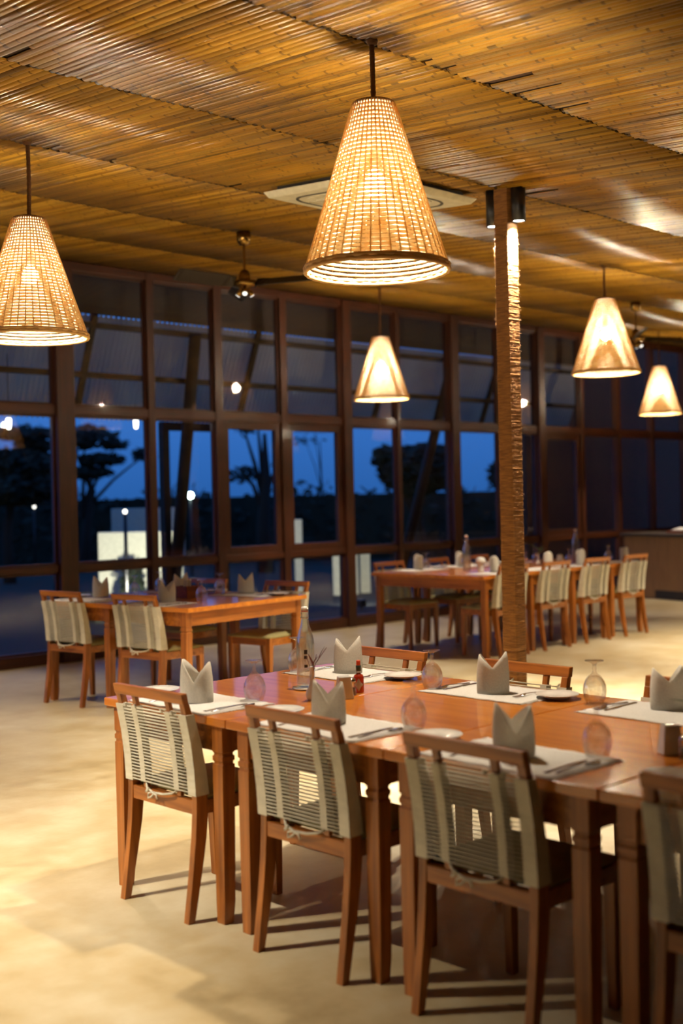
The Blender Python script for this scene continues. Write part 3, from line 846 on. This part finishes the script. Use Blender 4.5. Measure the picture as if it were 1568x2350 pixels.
def make_vase(leaf):
    t = thing('bud_vase', '', 'vase')
    MB().lathe([(.0005, .001), (.017, .001), (.024, .01), (.026, .022), (.023, .036), (.015, .05), (.01, .062), (.0088, .085), (.0088, .125), (.0102, .13), (.0085, .13), (.007, .124), (.007, .09), (.0005, .08)], 24).build('body', M['china'], t)
    st = MB()
    for dx, dy, h, r in ((.03, -.055, .105, .0012), (.0, -.03, .08, .001), (-.015, .012, .07, .001)):
        st.tube([(0, 0, .09), (dx * .25, dy * .25, .09 + h * .5), (dx, dy, .1 + h)], [r * 1.6, r * 1.4, r], 6)
    st.build('stem', M['dryleaf'] if leaf == 'dry' else M['leaf'], t)
    L = MB()
    def lf(p, d, ln, w):
        p = Vector(p); d = Vector(d).normalized(); s_ = d.cross(Vector((0, 0, 1))).normalized(); u = s_.cross(d)
        pts = [p + d * ln * q + s_ * w * k * e + u * .15 * ln * q * (1 - q) for q, e in ((0, .1), (.3, .9), (.6, .8), (1, .02)) for k in (-1, 1)]
        L.add(pts + [q + u * .0006 for q in pts], [(2 * i, 2 * i + 1, 2 * i + 3, 2 * i + 2) for i in range(3)] + [(8 + 2 * i, 8 + 2 * i + 2, 8 + 2 * i + 3, 8 + 2 * i + 1) for i in range(3)], True)
    if leaf == 'dry':
        lf((.012, -.022, .15), (.02, -.05, .1), .07, .004); lf((0, -.01, .135), (-.3, .05, .6), .055, .008); lf((0, 0, .13), (.2, -.3, .5), .05, .009); lf((.004, -.01, .13), (-.4, .5, .6), .045, .005); lf((0, 0, .13), (.5, -.1, .7), .05, .004)
    else:
        for k in range(9):
            a = 2.0 + .55 * k; lf((0, 0, .12 + .008 * k), (math.cos(a), math.sin(a), .25 + .08 * (k % 3)), .1 + .015 * (k % 3), .016)
    L.build('leaf', M['dryleaf'] if leaf == 'dry' else M['leaf'], t)
    return Proto(t)
vdry, vgreen = make_vase('dry'), make_vase('green')
put_on(NEAR, vdry, .48, -.72, ZT, 0, 'slim white bud vase with dry reddish sprig on the front table', 'bud vases')
put_on(NEAR, vgreen, .66, -2.275, ZT, .3, 'bud vase with green leaves at the right edge of the front table', 'bud vases')

def make_holder():
    t = MB().frustum((0, 0, 0), (.034, .026), (0, 0, .088), (.024, .018)).build('sachet_holder', M['china'], bevel=.004)
    return Proto(tag(t, '', 'container'))
holder = make_holder()
put_on(NEAR, holder, .585, -.79, ZT, -.5, 'white tapered container beside the sauce bottle on the front table', 'white tapered containers')
put_on(NEAR, holder, .5, -2.265, ZT, -.6, 'white tapered container at the right edge of the front table', 'white tapered containers')
def make_shaker():
    t = thing('pepper_shaker', '', 'shaker')
    MB().lathe([(.0005, .001), (.018, .001), (.019, .006), (.0175, .05), (.016, .052), (.0005, .052)], 20).build('body', M['glass'], t)
    MB().lathe([(.0005, .004), (.0158, .004), (.0148, .03), (.0005, .032)], 20).build('filling', M['pepper'], t)
    MB().lathe([(.0165, .05), (.0175, .056), (.015, .066), (.006, .07), (.0005, .07)], 20).build('cap', M['steel'], t)
    return Proto(t)
shaker = make_shaker()
put_on(NEAR, shaker, .66, -.755, ZT, 0, 'small glass shaker with steel cap between container and sauce bottle', 'pepper shakers')
put_on(NEAR, shaker, .47, -2.33, ZT, 0, 'small shaker at the right edge beside the white container', 'pepper shakers')
def make_sauce():
    t = thing('sauce_bottle', 'red sauce bottle with orange cap and green neck on the front table', 'bottle')
    MB().lathe([(.0005, 0), (.019, 0), (.0205, .003), (.0205, .062), (.017, .07), (.0105, .074), (.009, .078), (.0005, .08)], 24).build('body', M['sauce'], t)
    MB().lathe([(.0092, .076), (.0092, .086), (.0005, .086)], 16).build('neck', M['glass'], t)
    MB().lathe([(.0005, .086), (.0105, .086), (.0105, .108), (.0095, .109), (.0005, .109)], 18).build('neck_foil', M['green'], t)
    MB().lathe([(.0005, .109), (.0085, .109), (.0085, .127), (.0075, .1285), (.0005, .1285)], 18).build('cap', M['orange'], t)
    lb = MB(); vs = []
    for zz, hw in ((.008, .02), (.033, .9), (.058, .02)):
        for k in range(7):
            a = PI * 1.25 + hw * (-1 + k / 3); vs.append((.0211 * math.cos(a), .0211 * math.sin(a), zz))
    vs2 = [(x * 1.03, y * 1.03, z) for x, y, z in vs]
    lb.add(vs2 + vs, [(r * 7 + k, r * 7 + k + 1, r * 7 + k + 8, r * 7 + k + 7) for r in range(2) for k in range(6)] + [(21 + r * 7 + k, 21 + r * 7 + k + 7, 21 + r * 7 + k + 8, 21 + r * 7 + k + 1) for r in range(2) for k in range(6)])
    lb.build('diamond_label', M['paper'], t)
    t.location = (.726, -.728, ZT)
make_sauce()

# left table group by the windows
put_on(LEFT, table, 0, TW, 0, 0, 'teak dining table by the windows, right-hand half of the left group', TG)
put_on(LEFT, table, 0, TW * 2, 0, 0, 'teak dining table by the windows, left-hand half of the left group', TG)
put_on(LEFT, chair, -.03, 1.243, 0, 0, 'leftmost chair in the photo, seen from behind at the left table', CG)
put_on(LEFT, chair, -.03, .452, 0, 0, 'second chair from the left edge, seen from behind at the left table', CG)
put_on(LEFT, chair, TL + .1, .33, 0, PI, 'chair on the window side of the left table, its green cushion showing', CG)
put_on(LEFT, chair, TL + .1, 1.2, 0, PI, 'chair hidden in shade on the window side of the left table', CG)
setting(LEFT, 0, 1.243, 'before the leftmost chair at the left table', nap=(.4, 1.36), gob=(.62, 1.22), pl=(.32, 1.5))
setting(LEFT, 0, .5, 'before the second chair at the left table', nap=(.28, .5), gob=(.5, .37), pl=False)
setting(LEFT, 1, 1.15, 'across the left table behind the wooden box', nap=(1.02, 1.12), gob=(1.02, 1.36), pl=(1.1, .84))
setting(LEFT, 1, .42, 'at the right end of the left table', nap=(1.1, .49), gob=(1.05, .72), pl=(1.1, .16))
def make_box():
    px, py, s = place(LEFT, .66, .66)
    t = thing('condiment_box', 'brown wooden box holding white sachets on the left table', 'box', (px, py, ZT * s), LEFT[2])
    b = MB(); a, c, h, w = .085, .06, .095, .008
    b.box(-a, a, -c, c, 0, w).box(-a, -a + w, -c, c, w, h).box(a - w, a, -c, c, w, h).box(-a + w, a - w, -c, -c + w, w, h).box(-a + w, a - w, c - w, c, w, h)
    b.build('body', M['boxwood'], t, bevel=.002)
    return px, py, s
bx, by, bs = make_box()
for k, (dx, dy, an, lean) in enumerate([(-.045, .02, .5, .35), (-.02, -.01, .2, .1), (.03, .02, .9, -.3)]):
    o = MB().box(-.022, .022, -.003, .003, 0, .135).build('sachet', M['mat'], loc=(bx + dx, by + dy, ZT * bs + .009)); o.rotation_euler = (0, lean, an)
    tag(o, ['white sachet leaning left out of the wooden box', 'white sachet standing upright in the middle of the wooden box', 'white sachet leaning right out of the wooden box'][k], 'sachet', 'sachets in the wooden box')

# right table row at the back
RW = .70
rtable = make_table(RW, 1.373)
for k, lab in enumerate(['nearest teak table of the back right row, behind the rope column', 'teak table second in the back right row', 'teak table third in the back right row', 'farthest teak table of the back right row']):
    put_on(RIGHT, rtable, 0, -RW * k + .11, 0, 0, lab, 'teak tables of the back row')
for y, lab in [(-.24, 'chair of the back row half hidden behind the rope column'), (-.925, 'back row chair just right of the rope column, seen from behind'),
               (-1.633, 'middle back row chair right of the rope column, seen from behind'), (-2.358, 'farthest right back row chair, close to the counter')]:
    put_on(RIGHT, chair, -.03, y, 0, 0, lab, CG)
for y, lab in [(-.25, 'chair on the window side of the back row, leftmost'), (-.955, 'chair on the window side of the back row, next to the bottle'), (-1.645, 'chair on the window side of the back row hidden by the column')]:
    put_on(RIGHT, chair, 1.373 + .04, y, 0, PI, lab, CG)
setting(RIGHT, 1, -.4, 'at the left corner of the back row', 1.373, nap=(1.2, -.4), gob=(1.24, -.56), pl=(1.2, -.7), cut=False)
setting(RIGHT, 1, -1.12, 'behind the bottle on the back row', 1.373, nap=(1.17, -1.02), gob=(1.05, -.95), pl=False, cut=False)
setting(RIGHT, 0, -.3, 'before the back row chair behind the column', 1.373, nap=(.24, -.37), gob=False, pl=False, cut=False)
setting(RIGHT, 0, -.95, 'before the back row chair right of the column', 1.373, nap=(.25, -1.26), gob=(.45, -1.15), pl=(.2, -.7), cut=False)
setting(RIGHT, 0, -1.65, 'before the middle back row chair', 1.373, nap=(.17, -1.71), gob=(.4, -1.85), pl=False, cut=False)
setting(RIGHT, 0, -2.36, 'before the back row chair close to the counter', 1.373, nap=(.16, -2.52), gob=(.4, -2.6), pl=False, cut=False)
setting(RIGHT, 1, -1.85, 'in the middle of the window side of the back row', 1.373, nap=False, gob=(.85, -1.9), pl=(1.1, -1.6), cut=False)
put_on(RIGHT, bottle, .603, -.414, ZT, 0, 'water bottle on the back row left of the rope column', 'swing-top water bottles', 1.06)
put_on(RIGHT, bottle, .55, -2.2, ZT, 0, 'water bottle on the back row right of the rope column', 'swing-top water bottles', 1.06)
put_on(RIGHT, vgreen, .62, -1.62, ZT, 0, 'bud vase with leaves on the back row right of the column', 'bud vases', .9)
put_on(RIGHT, holder, .6, -1.98, ZT, .2, 'white tapered container on the back row beside the bottle', 'white tapered containers')
dm = MB().lathe([(.0005, 0), (.034, 0), (.03, .01), (.028, .08), (.03, .084), (.048, .088), (.05, .1), (.044, .122), (.03, .137), (.0005, .142)], 24).build('domed_jar', M['china'])
px, py, s = place(RIGHT, .44, -.42); dm.location = (px, py, ZT * s); dm.scale = (s, s, s)
tag(dm, 'white jar with a domed lid left of the rope column on the back row', 'jar')

# ------------------------------------------------------------------ counter at the right
ct = thing('serving_counter', 'wood-fronted serving counter with dark top at the right edge', 'counter', (12.82, 5.85, 0), -PI / 2 - .23)
# own frame: x runs along the front away from the windows, y is depth behind the front
MB().box(0, 3.4, .0, .7, .0, .9).build('body', M['counter'], ct, bevel=.004)
MB().box(-.04, 3.44, -.05, .74, .9, .95).build('worktop', M['countertop'], ct, bevel=.006)
MB().box(.62, 3.4, -.004, .02, .01, .13).build('toe_kick', M['acslot'], ct)
def on_counter(x, y, z):
    a = ct.rotation_euler.z; return (12.82 + x * math.cos(a) - y * math.sin(a), 5.85 + x * math.sin(a) + y * math.cos(a), z)
tr = MB().box(-.16, .16, -.11, .11, 0, .012).box(-.16, .16, -.11, -.1, .012, .035).box(-.16, .16, .1, .11, .012, .035).box(-.16, -.15, -.1, .1, .012, .035).box(.15, .16, -.1, .1, .012, .035).build('tray', M['boxwood'], loc=on_counter(.83, .3, .9505))
tr.rotation_euler = (0, 0, -1.8); tag(tr, 'shallow wooden tray on the serving counter', 'tray')
cl = MB(); N = 14; vs = []
for i in range(N):
    for j in range(N):
        u, v = i / (N - 1) * 2 - 1, j / (N - 1) * 2 - 1
        vs.append((u * .11, v * .08, .012 + .03 * (1 - u * u) * (1 - v * v) + .006 * math.sin(9 * u) * math.cos(7 * v)))
vs += [(x, y, 0) for x, y, z in vs]
fs = [f for i in range(N - 1) for j in range(N - 1) for f in ((i * N + j, i * N + N + j, i * N + N + j + 1, i * N + j + 1), (N * N + i * N + j, N * N + i * N + j + 1, N * N + i * N + N + j + 1, N * N + i * N + N + j))]
bd = [j for j in range(N)] + [i * N + N - 1 for i in range(1, N)] + [(N - 1) * N + j for j in range(N - 2, -1, -1)] + [i * N for i in range(N - 2, 0, -1)]
fs += [(bd[k], bd[(k + 1) % len(bd)], N * N + bd[(k + 1) % len(bd)], N * N + bd[k]) for k in range(len(bd))]
cl.add(vs, fs, True)
c = cl.build('folded_cloth', M['mat'], loc=on_counter(.86, .29, .987)); c.rotation_euler = (0, 0, -1.8); tag(c, 'white folded cloth lying in the tray on the counter', 'cloth')

# ------------------------------------------------------------------ outside
struct(MB().box(-12, 30, W + .1, W + 4.2, -.16, -.02).build('terrace', M['terrace']))
struct(MB().box(-40, 90, W + 4.2, 120, -.4, -.1).build('ground', M['lawn']))
struct(MB().box(13.1, 24, W + 1.6, W + 1.8, -.1, 4.6).build('wall_outside', M['outwall']))

aw = thing('corrugated_screen', 'steep corrugated plastic sun screen hanging outside the upper windows', 'screen')
a0, a1, az0, az1 = W + .32, W + .74, 3.5, 2.465
mb = MB(); xs = -4.0; per = .062; q = 0; vs = []
nxp = int(17.0 / (per / 4))
for i in range(nxp + 1):
    x = xs + per / 4 * i; dz = .016 * math.sin(2 * PI * i / 4)
    vs += [(x, a0, az0 + dz), (x, a1, az1 + dz), (x, a1, az1 + dz + .003), (x, a0, az0 + dz + .003)]
mb.add(vs, [(i * 4 + k, i * 4 + 4 + k, i * 4 + 4 + (k + 1) % 4, i * 4 + (k + 1) % 4) for i in range(nxp) for k in range(4)], True)
mb.build('sheet', M['awning'], aw)
def awz(y): return az0 + (az1 - az0) * (y - a0) / (a1 - a0)
for y in (a0 + .035, a0 + .235):
    MB().box(-4, 13, y - .075, y - .03, awz(y) - .05, awz(y) + .01).build('purlin', M['outwood'], aw)
for x in (-2.5, -.3, 1.9, 4.15, 6.35, 8.6, 10.8):
    MB().bar((x, a0 - .06, awz(a0)), (x, a1 - .06, awz(a1) + .02), .06, .05).build('rafter', M['outwood'], aw)
MB().box(-4, 13, a0 - .02, a0 + .03, az0 + .014, 4.25).build('fascia_board', M['outwood'], aw)
# leaning posts that carry it
def lean(x0, y0, x1, y1, z1, w, label):
    t = MB().tube([(x0, y0, -.02), ((x0 * .5 + x1 * .5), (y0 + y1) / 2, z1 / 2), (x1, y1, z1)], [w * 1.05, w, w * .95], 10).build('leaning_post', M['outwood'])
    return tag(t, label, 'post', 'leaning terrace posts')
lean(5.9, W + 1.5, 5.42, W + .24, 3.4, .075, 'dark leaning post outside the third tall window from the left')
lean(10.05, W + 1.75, 9.75, W + .24, 3.4, .07, 'dark leaning post outside in front of the big tree')
g = MB().box(5.64, 5.73, W + 1.2, W + 1.3, -.02, 2.5).box(5.73, 6.5, W + 1.2, W + 1.3, 2.4, 2.5).box(6.5, 6.59, W + 1.2, W + 1.3, -.02, 2.5)
tag(g.build('terrace_gateway', M['outwood'], bevel=.004), 'dark wooden gateway frame standing on the terrace outside', 'gate')
for k, (px_, py_) in enumerate([(20, 972), (312, 972)]):  # glowing bodies on made-up cables, added for lamp reflections in the glass
    p = along(px_, py_, (11.95, 13.2)[k])
    t = thing('reflection_glow', ['small white hanging light under the plastic screen, far left', 'small white hanging light under the plastic screen, left of the gateway'][k], 'lamp', (p.x, p.y, p.z), 0, 'small terrace lights')
    MB().lathe([(.0005, -.06), (.018, -.055), (.026, -.02), (.028, .04), (.02, .055), (.0005, .058)], 14).build('glass', M['garden'], t)
    MB().tube([(0, 0, .055), (0, 0, max(.1, awz(min(p.y, a1)) - p.z + .002))], .004, 6).build('cable', M['black'], t)

def tree(name, label, base, h, crown, seed, leaf=.16, trunk=.12, branches=6, group='trees in the garden'):
    """crown: list of (dx, dy, dz, rx, rz, leaves)"""
    r2 = random.Random(seed)
    t = thing(name, label, 'tree', base, 0, group)
    tr_ = MB()
    tr_.tube([(0, 0, -.1), (r2.uniform(-.1, .1), 0, h * .3), (r2.uniform(-.2, .2), r2.uniform(-.2, .2), h * .6), (r2.uniform(-.2, .2), 0, h * .9)], [trunk * 1.3, trunk, trunk * .7, trunk * .25], 8)
    for cx, cy, cz, rx, rz_, nl in crown:
        tr_.tube([(0, 0, h * r2.uniform(.35, .5)), (cx * .5, cy * .5, h * .25 + cz * .5), (cx, cy, cz)], [trunk * .5, trunk * .3, trunk * .12], 6)
    tr_.build('trunk', M['bark'], t)
    fo = MB()
    for cx, cy, cz, rx, rz_, nl in crown:
        for _ in range(nl):
            while True:
                a = Vector((r2.uniform(-1, 1), r2.uniform(-1, 1), r2.uniform(-1, 1)))
                if a.length < 1: break
            p = Vector((cx + a.x * rx, cy + a.y * rx, cz + a.z * rz_))
            d = Vector((r2.gauss(0, 1), r2.gauss(0, 1), r2.gauss(0, .6))).normalized(); e = d.orthogonal().normalized(); L_ = leaf * r2.uniform(.6, 1.3)
            fo.add([p - d * L_, p + e * L_ * .45, p + d * L_, p - e * L_ * .45], [(0, 1, 2, 3)])
    fo.build('foliage', M['foliage'], t)
    return t
def gbase(px_, depth):
    p = along(px_, 1170, depth); return (p.x, p.y, -.1)
def tree_at(name, label, px_, depth, blobs, seed, **kw):
    """blobs: (px, py, half width px, half height px, leaves) measured in the photo, turned into metres at that distance"""
    b = Vector(gbase(px_, depth)); cr = []
    for bx_, by_, hw, hh, nl in blobs:
        q = along(bx_, by_, depth) - b; cr.append((q.x, q.y, q.z, hw * depth / FPX, hh * depth / FPX, nl))
    h = max(c_[2] for c_ in cr)
    return tree(name, label, tuple(b), h, cr, seed, **kw)
tree_at('garden_tree', 'spreading dark tree seen through the left windows', 20, 26, [(55, 995, 70, 14, 320), (40, 1070, 95, 40, 1500), (75, 1020, 40, 14, 200), (20, 1120, 130, 40, 1500)], 1)
tree_at('garden_tree', 'layered tree seen through the second tall window', 190, 30, [(195, 1005, 75, 28, 420), (230, 1055, 55, 14, 330), (265, 1020, 28, 10, 110), (190, 1085, 70, 14, 200), (330, 1045, 26, 14, 110)], 2)
tree_at('garden_tree', 'thin bare tree seen through the left sash window', 608, 28, [(560, 985, 26, 18, 60), (590, 960, 30, 16, 60), (555, 1090, 40, 20, 150), (640, 1060, 18, 14, 40)], 3, leaf=.1, trunk=.16)
tree_at('garden_tree', 'pale distant tree seen through the right sash window', 745, 40, [(720, 985, 60, 8, 40), (700, 1010, 50, 14, 40)], 4, leaf=.1, trunk=.05)
tree_at('garden_tree', 'big round dark tree seen left of the rope column', 960, 24, [(955, 1080, 85, 55, 2600), (900, 1040, 42, 12, 300), (980, 1045, 60, 24, 700), (880, 1058, 24, 8, 70)], 5)
tree_at('garden_tree', 'dark tree seen just right of the rope column', 1190, 24, [(1180, 1090, 50, 45, 1300), (1215, 1070, 30, 24, 300)], 6)
def hedge(x0p, x1p, depth, top, label, seed, nl=5200):
    r2 = random.Random(seed); a, b = along(x0p, 1165, depth), along(x1p, 1165, depth); fo = MB()
    t = thing('hedge', label, 'hedge', (a.x, a.y, -.1))
    core = MB().bar((0, 0, top * .42), (b.x - a.x, b.y - a.y, top * .42), .8, top * .84).build('hedge_core', M['foliage'], t)
    for _ in range(nl):
        u = r2.random(); p = Vector(((b.x - a.x) * u + r2.uniform(-.6, .6), (b.y - a.y) * u + r2.uniform(-.6, .6), r2.uniform(0, top) * (.9 + .1 * math.sin(u * 40)) + r2.uniform(-.1, .12)))
        d = Vector((r2.gauss(0, 1), r2.gauss(0, 1), r2.gauss(0, 1))).normalized(); e = d.orthogonal().normalized(); L_ = .16 * r2.uniform(.6, 1.3)
        fo.add([p - d * L_, p + e * L_ * .5, p + d * L_, p - e * L_ * .5], [(0, 1, 2, 3)])
    fo.build('hedge_leaves', M['foliage'], t)
hedge(-200, 1500, 34, 2.15, 'long dark hedge along the horizon outside the windows', 11)

# pale garden walls lit by lamps, dark planting in front
def wall_block(pxa, pxb, pyt, pyb, depth, label, name='garden_wall', thick=.3):
    a, b, tpt = along(pxa, pyb, depth), along(pxb, pyb, depth), along((pxa + pxb) / 2, pyt, depth)
    d = Vector((b.x - a.x, b.y - a.y, 0)); o = MB().box(0, d.length, 0, thick, min(-.1 - 0, -.1), tpt.z).build(name, M['rendered'], bevel=.01, loc=(a.x, a.y, 0))
    o.rotation_euler = (0, 0, math.atan2(d.y, d.x)); return tag(o, label, 'wall', 'pale garden walls')
wall_block(226, 420, 1220, 1300, 17.5, 'low pale wall lit white outside the second tall window')
wall_block(256, 400, 1166, 1222, 20.5, 'higher dim yellowish wall behind the low pale wall')
wall_block(676, 694, 1192, 1250, 21, 'small pale post lit outside the sash window', 'garden_post', .15)
wall_block(766, 786, 1262, 1400, 19.6, 'narrow pale pillar low outside the windows, left one', 'garden_pillar', .15)
wall_block(804, 824, 1262, 1400, 19.8, 'narrow pale pillar low outside the windows, middle one', 'garden_pillar', .15)
wall_block(829, 852, 1262, 1400, 20.0, 'narrow pale pillar low outside the windows, right one', 'garden_pillar', .15)
def shrub(px_, py_, depth, w, h, label, seed):
    b = Vector(gbase(px_, depth)); r2 = random.Random(seed); t = thing('garden_shrub', label, 'shrub', tuple(b), 0, 'shrubs in the garden'); fo = MB(); st = MB()
    for k in range(5): st.tube([(0, 0, 0), (r2.uniform(-.3, .3) * w, r2.uniform(-.2, .2), h * .7)], [.02, .008], 5)
    st.build('stems', M['bark'], t)
    for _ in range(420):
        z = r2.random() ** .8 * h; ww = w * (1 - .55 * z / h); p = Vector((r2.uniform(-ww, ww), r2.uniform(-ww, ww), z))
        d = Vector((r2.gauss(0, 1), r2.gauss(0, 1), r2.gauss(0, 1))).normalized(); e = d.orthogonal().normalized(); L_ = .09
        fo.add([p - d * L_, p + e * L_ * .5, p + d * L_, p - e * L_ * .5], [(0, 1, 2, 3)])
    fo.build('leaves', M['foliage'], t)
shrub(300, 1270, 16.9, .2, .72, 'dark bushy plant standing before the low pale wall', 21)
shrub(212, 1280, 16.2, .3, .42, 'dark low bush at the left end of the pale wall', 22)
shrub(372, 1290, 16.6, .18, .45, 'small dark plant before the right part of the pale wall', 23)
def garden_light_or_glint(px_, py_, depth, r, mat_, label, energy=0, col=(1, 1, 1)):
    p = along(px_, py_, depth)
    t = thing('garden_light_or_glint', label, 'lamp', (p.x, p.y, -.1), 0, 'small lights in the garden')
    MB().tube([(0, 0, 0), (0, 0, p.z + .1 - r)], .025, 8).build('pole', M['black'], t)
    MB().lathe([(.0005, -r), (r * .7, -r * .7), (r, 0), (r * .7, r * .7), (.0005, r)], 14, (0, 0, p.z + .1)).build('globe', mat_, t)
    if energy:
        ld = bpy.data.lights.new('globe_light', 'POINT'); ld.energy = energy; ld.color = col; ld.shadow_soft_size = r
        lo = bpy.data.objects.new('globe_light', ld); COL.objects.link(lo); lo.parent = t; lo.location = (0, 0, p.z + .1 + r + .03)
garden_light_or_glint(437, 1137, 27, .075, M['globe'], 'bright greenish-white globe light on a pole in the garden')
garden_light_or_glint(78, 1163, 30, .04, M['garden'], 'tiny warm light far left in the garden')  # this and the next two: glowing dots on poles, added for pane reflections
garden_light_or_glint(287, 1174, 15.6, .03, M['garden'], 'tiny white light in front of the pale wall')
garden_light_or_glint(408, 1182, 30, .03, M['garden'], 'tiny light right of the leaning post in the garden')
def spot(px_, py_, depth, tgt, energy, name, label):
    p = along(px_, py_, depth); t = thing(name, label, 'lamp', (p.x, p.y, -.1), 0, 'garden flood lamps')
    MB().tube([(0, 0, 0), (0, 0, .12)], .02, 8).build('spike', M['black'], t)
    MB().box(-.06, .06, -.05, .05, .12, .22).build('head', M['black'], t, bevel=.01)
    ld = bpy.data.lights.new('flood_beam', 'SPOT'); ld.energy = energy; ld.spot_size = math.radians(95); ld.spot_blend = .6; ld.shadow_soft_size = .05; ld.color = (1, .97, .8)
    lo = bpy.data.objects.new('flood_beam', ld); COL.objects.link(lo); lo.parent = t
    d = Vector(tgt) - Vector((p.x, p.y, .2)); lo.location = Vector((0, 0, .3)) + d.normalized() * .12; lo.rotation_euler = d.to_track_quat('-Z', 'Y').to_euler()
q = along(290, 1255, 17.4); spot(330, 1300, 15.0, (q.x, q.y, .9), 420, 'flood_lamp', 'small black flood lamp lighting the pale garden wall')
q = along(810, 1310, 19.8); spot(830, 1400, 17.0, (q.x, q.y, .6), 130, 'flood_lamp', 'small black flood lamp lighting the three pale pillars')

# ------------------------------------------------------------------ dusk sky
w = bpy.data.worlds.new('dusk'); scene.world = w; w.use_nodes = True
nt = w.node_tree; nt.nodes.clear()
tc = nt.nodes.new('ShaderNodeTexCoord'); sp = nt.nodes.new('ShaderNodeSeparateXYZ'); rp = nt.nodes.new('ShaderNodeValToRGB')
bg = nt.nodes.new('ShaderNodeBackground'); out = nt.nodes.new('ShaderNodeOutputWorld')
nt.links.new(tc.outputs['Generated'], sp.inputs[0]); nt.links.new(sp.outputs[2], rp.inputs[0]); nt.links.new(rp.outputs[0], bg.inputs[0]); nt.links.new(bg.outputs[0], out.inputs[0])
e = rp.color_ramp.elements; e[0].position = 0.0; e[0].color = (.014, .075, .26, 1); e[1].position = .14; e[1].color = (.035, .14, .46, 1)
e2 = e.new(.5); e2.color = (.03, .10, .34, 1)
bg.inputs[1].default_value = 1.7

# ------------------------------------------------------------------ view
vs_ = scene.view_settings
vs_.view_transform = 'Standard'; vs_.look = 'None'; vs_.exposure = 0.0; vs_.gamma = 1.0; vs_.use_curve_mapping = False
cy = scene.cycles
cy.max_bounces = 8; cy.diffuse_bounces = 2; cy.glossy_bounces = 4; cy.transparent_max_bounces = 24; cy.transmission_bounces = 6
cy.sample_clamp_indirect = 6.0; cy.use_denoising = True
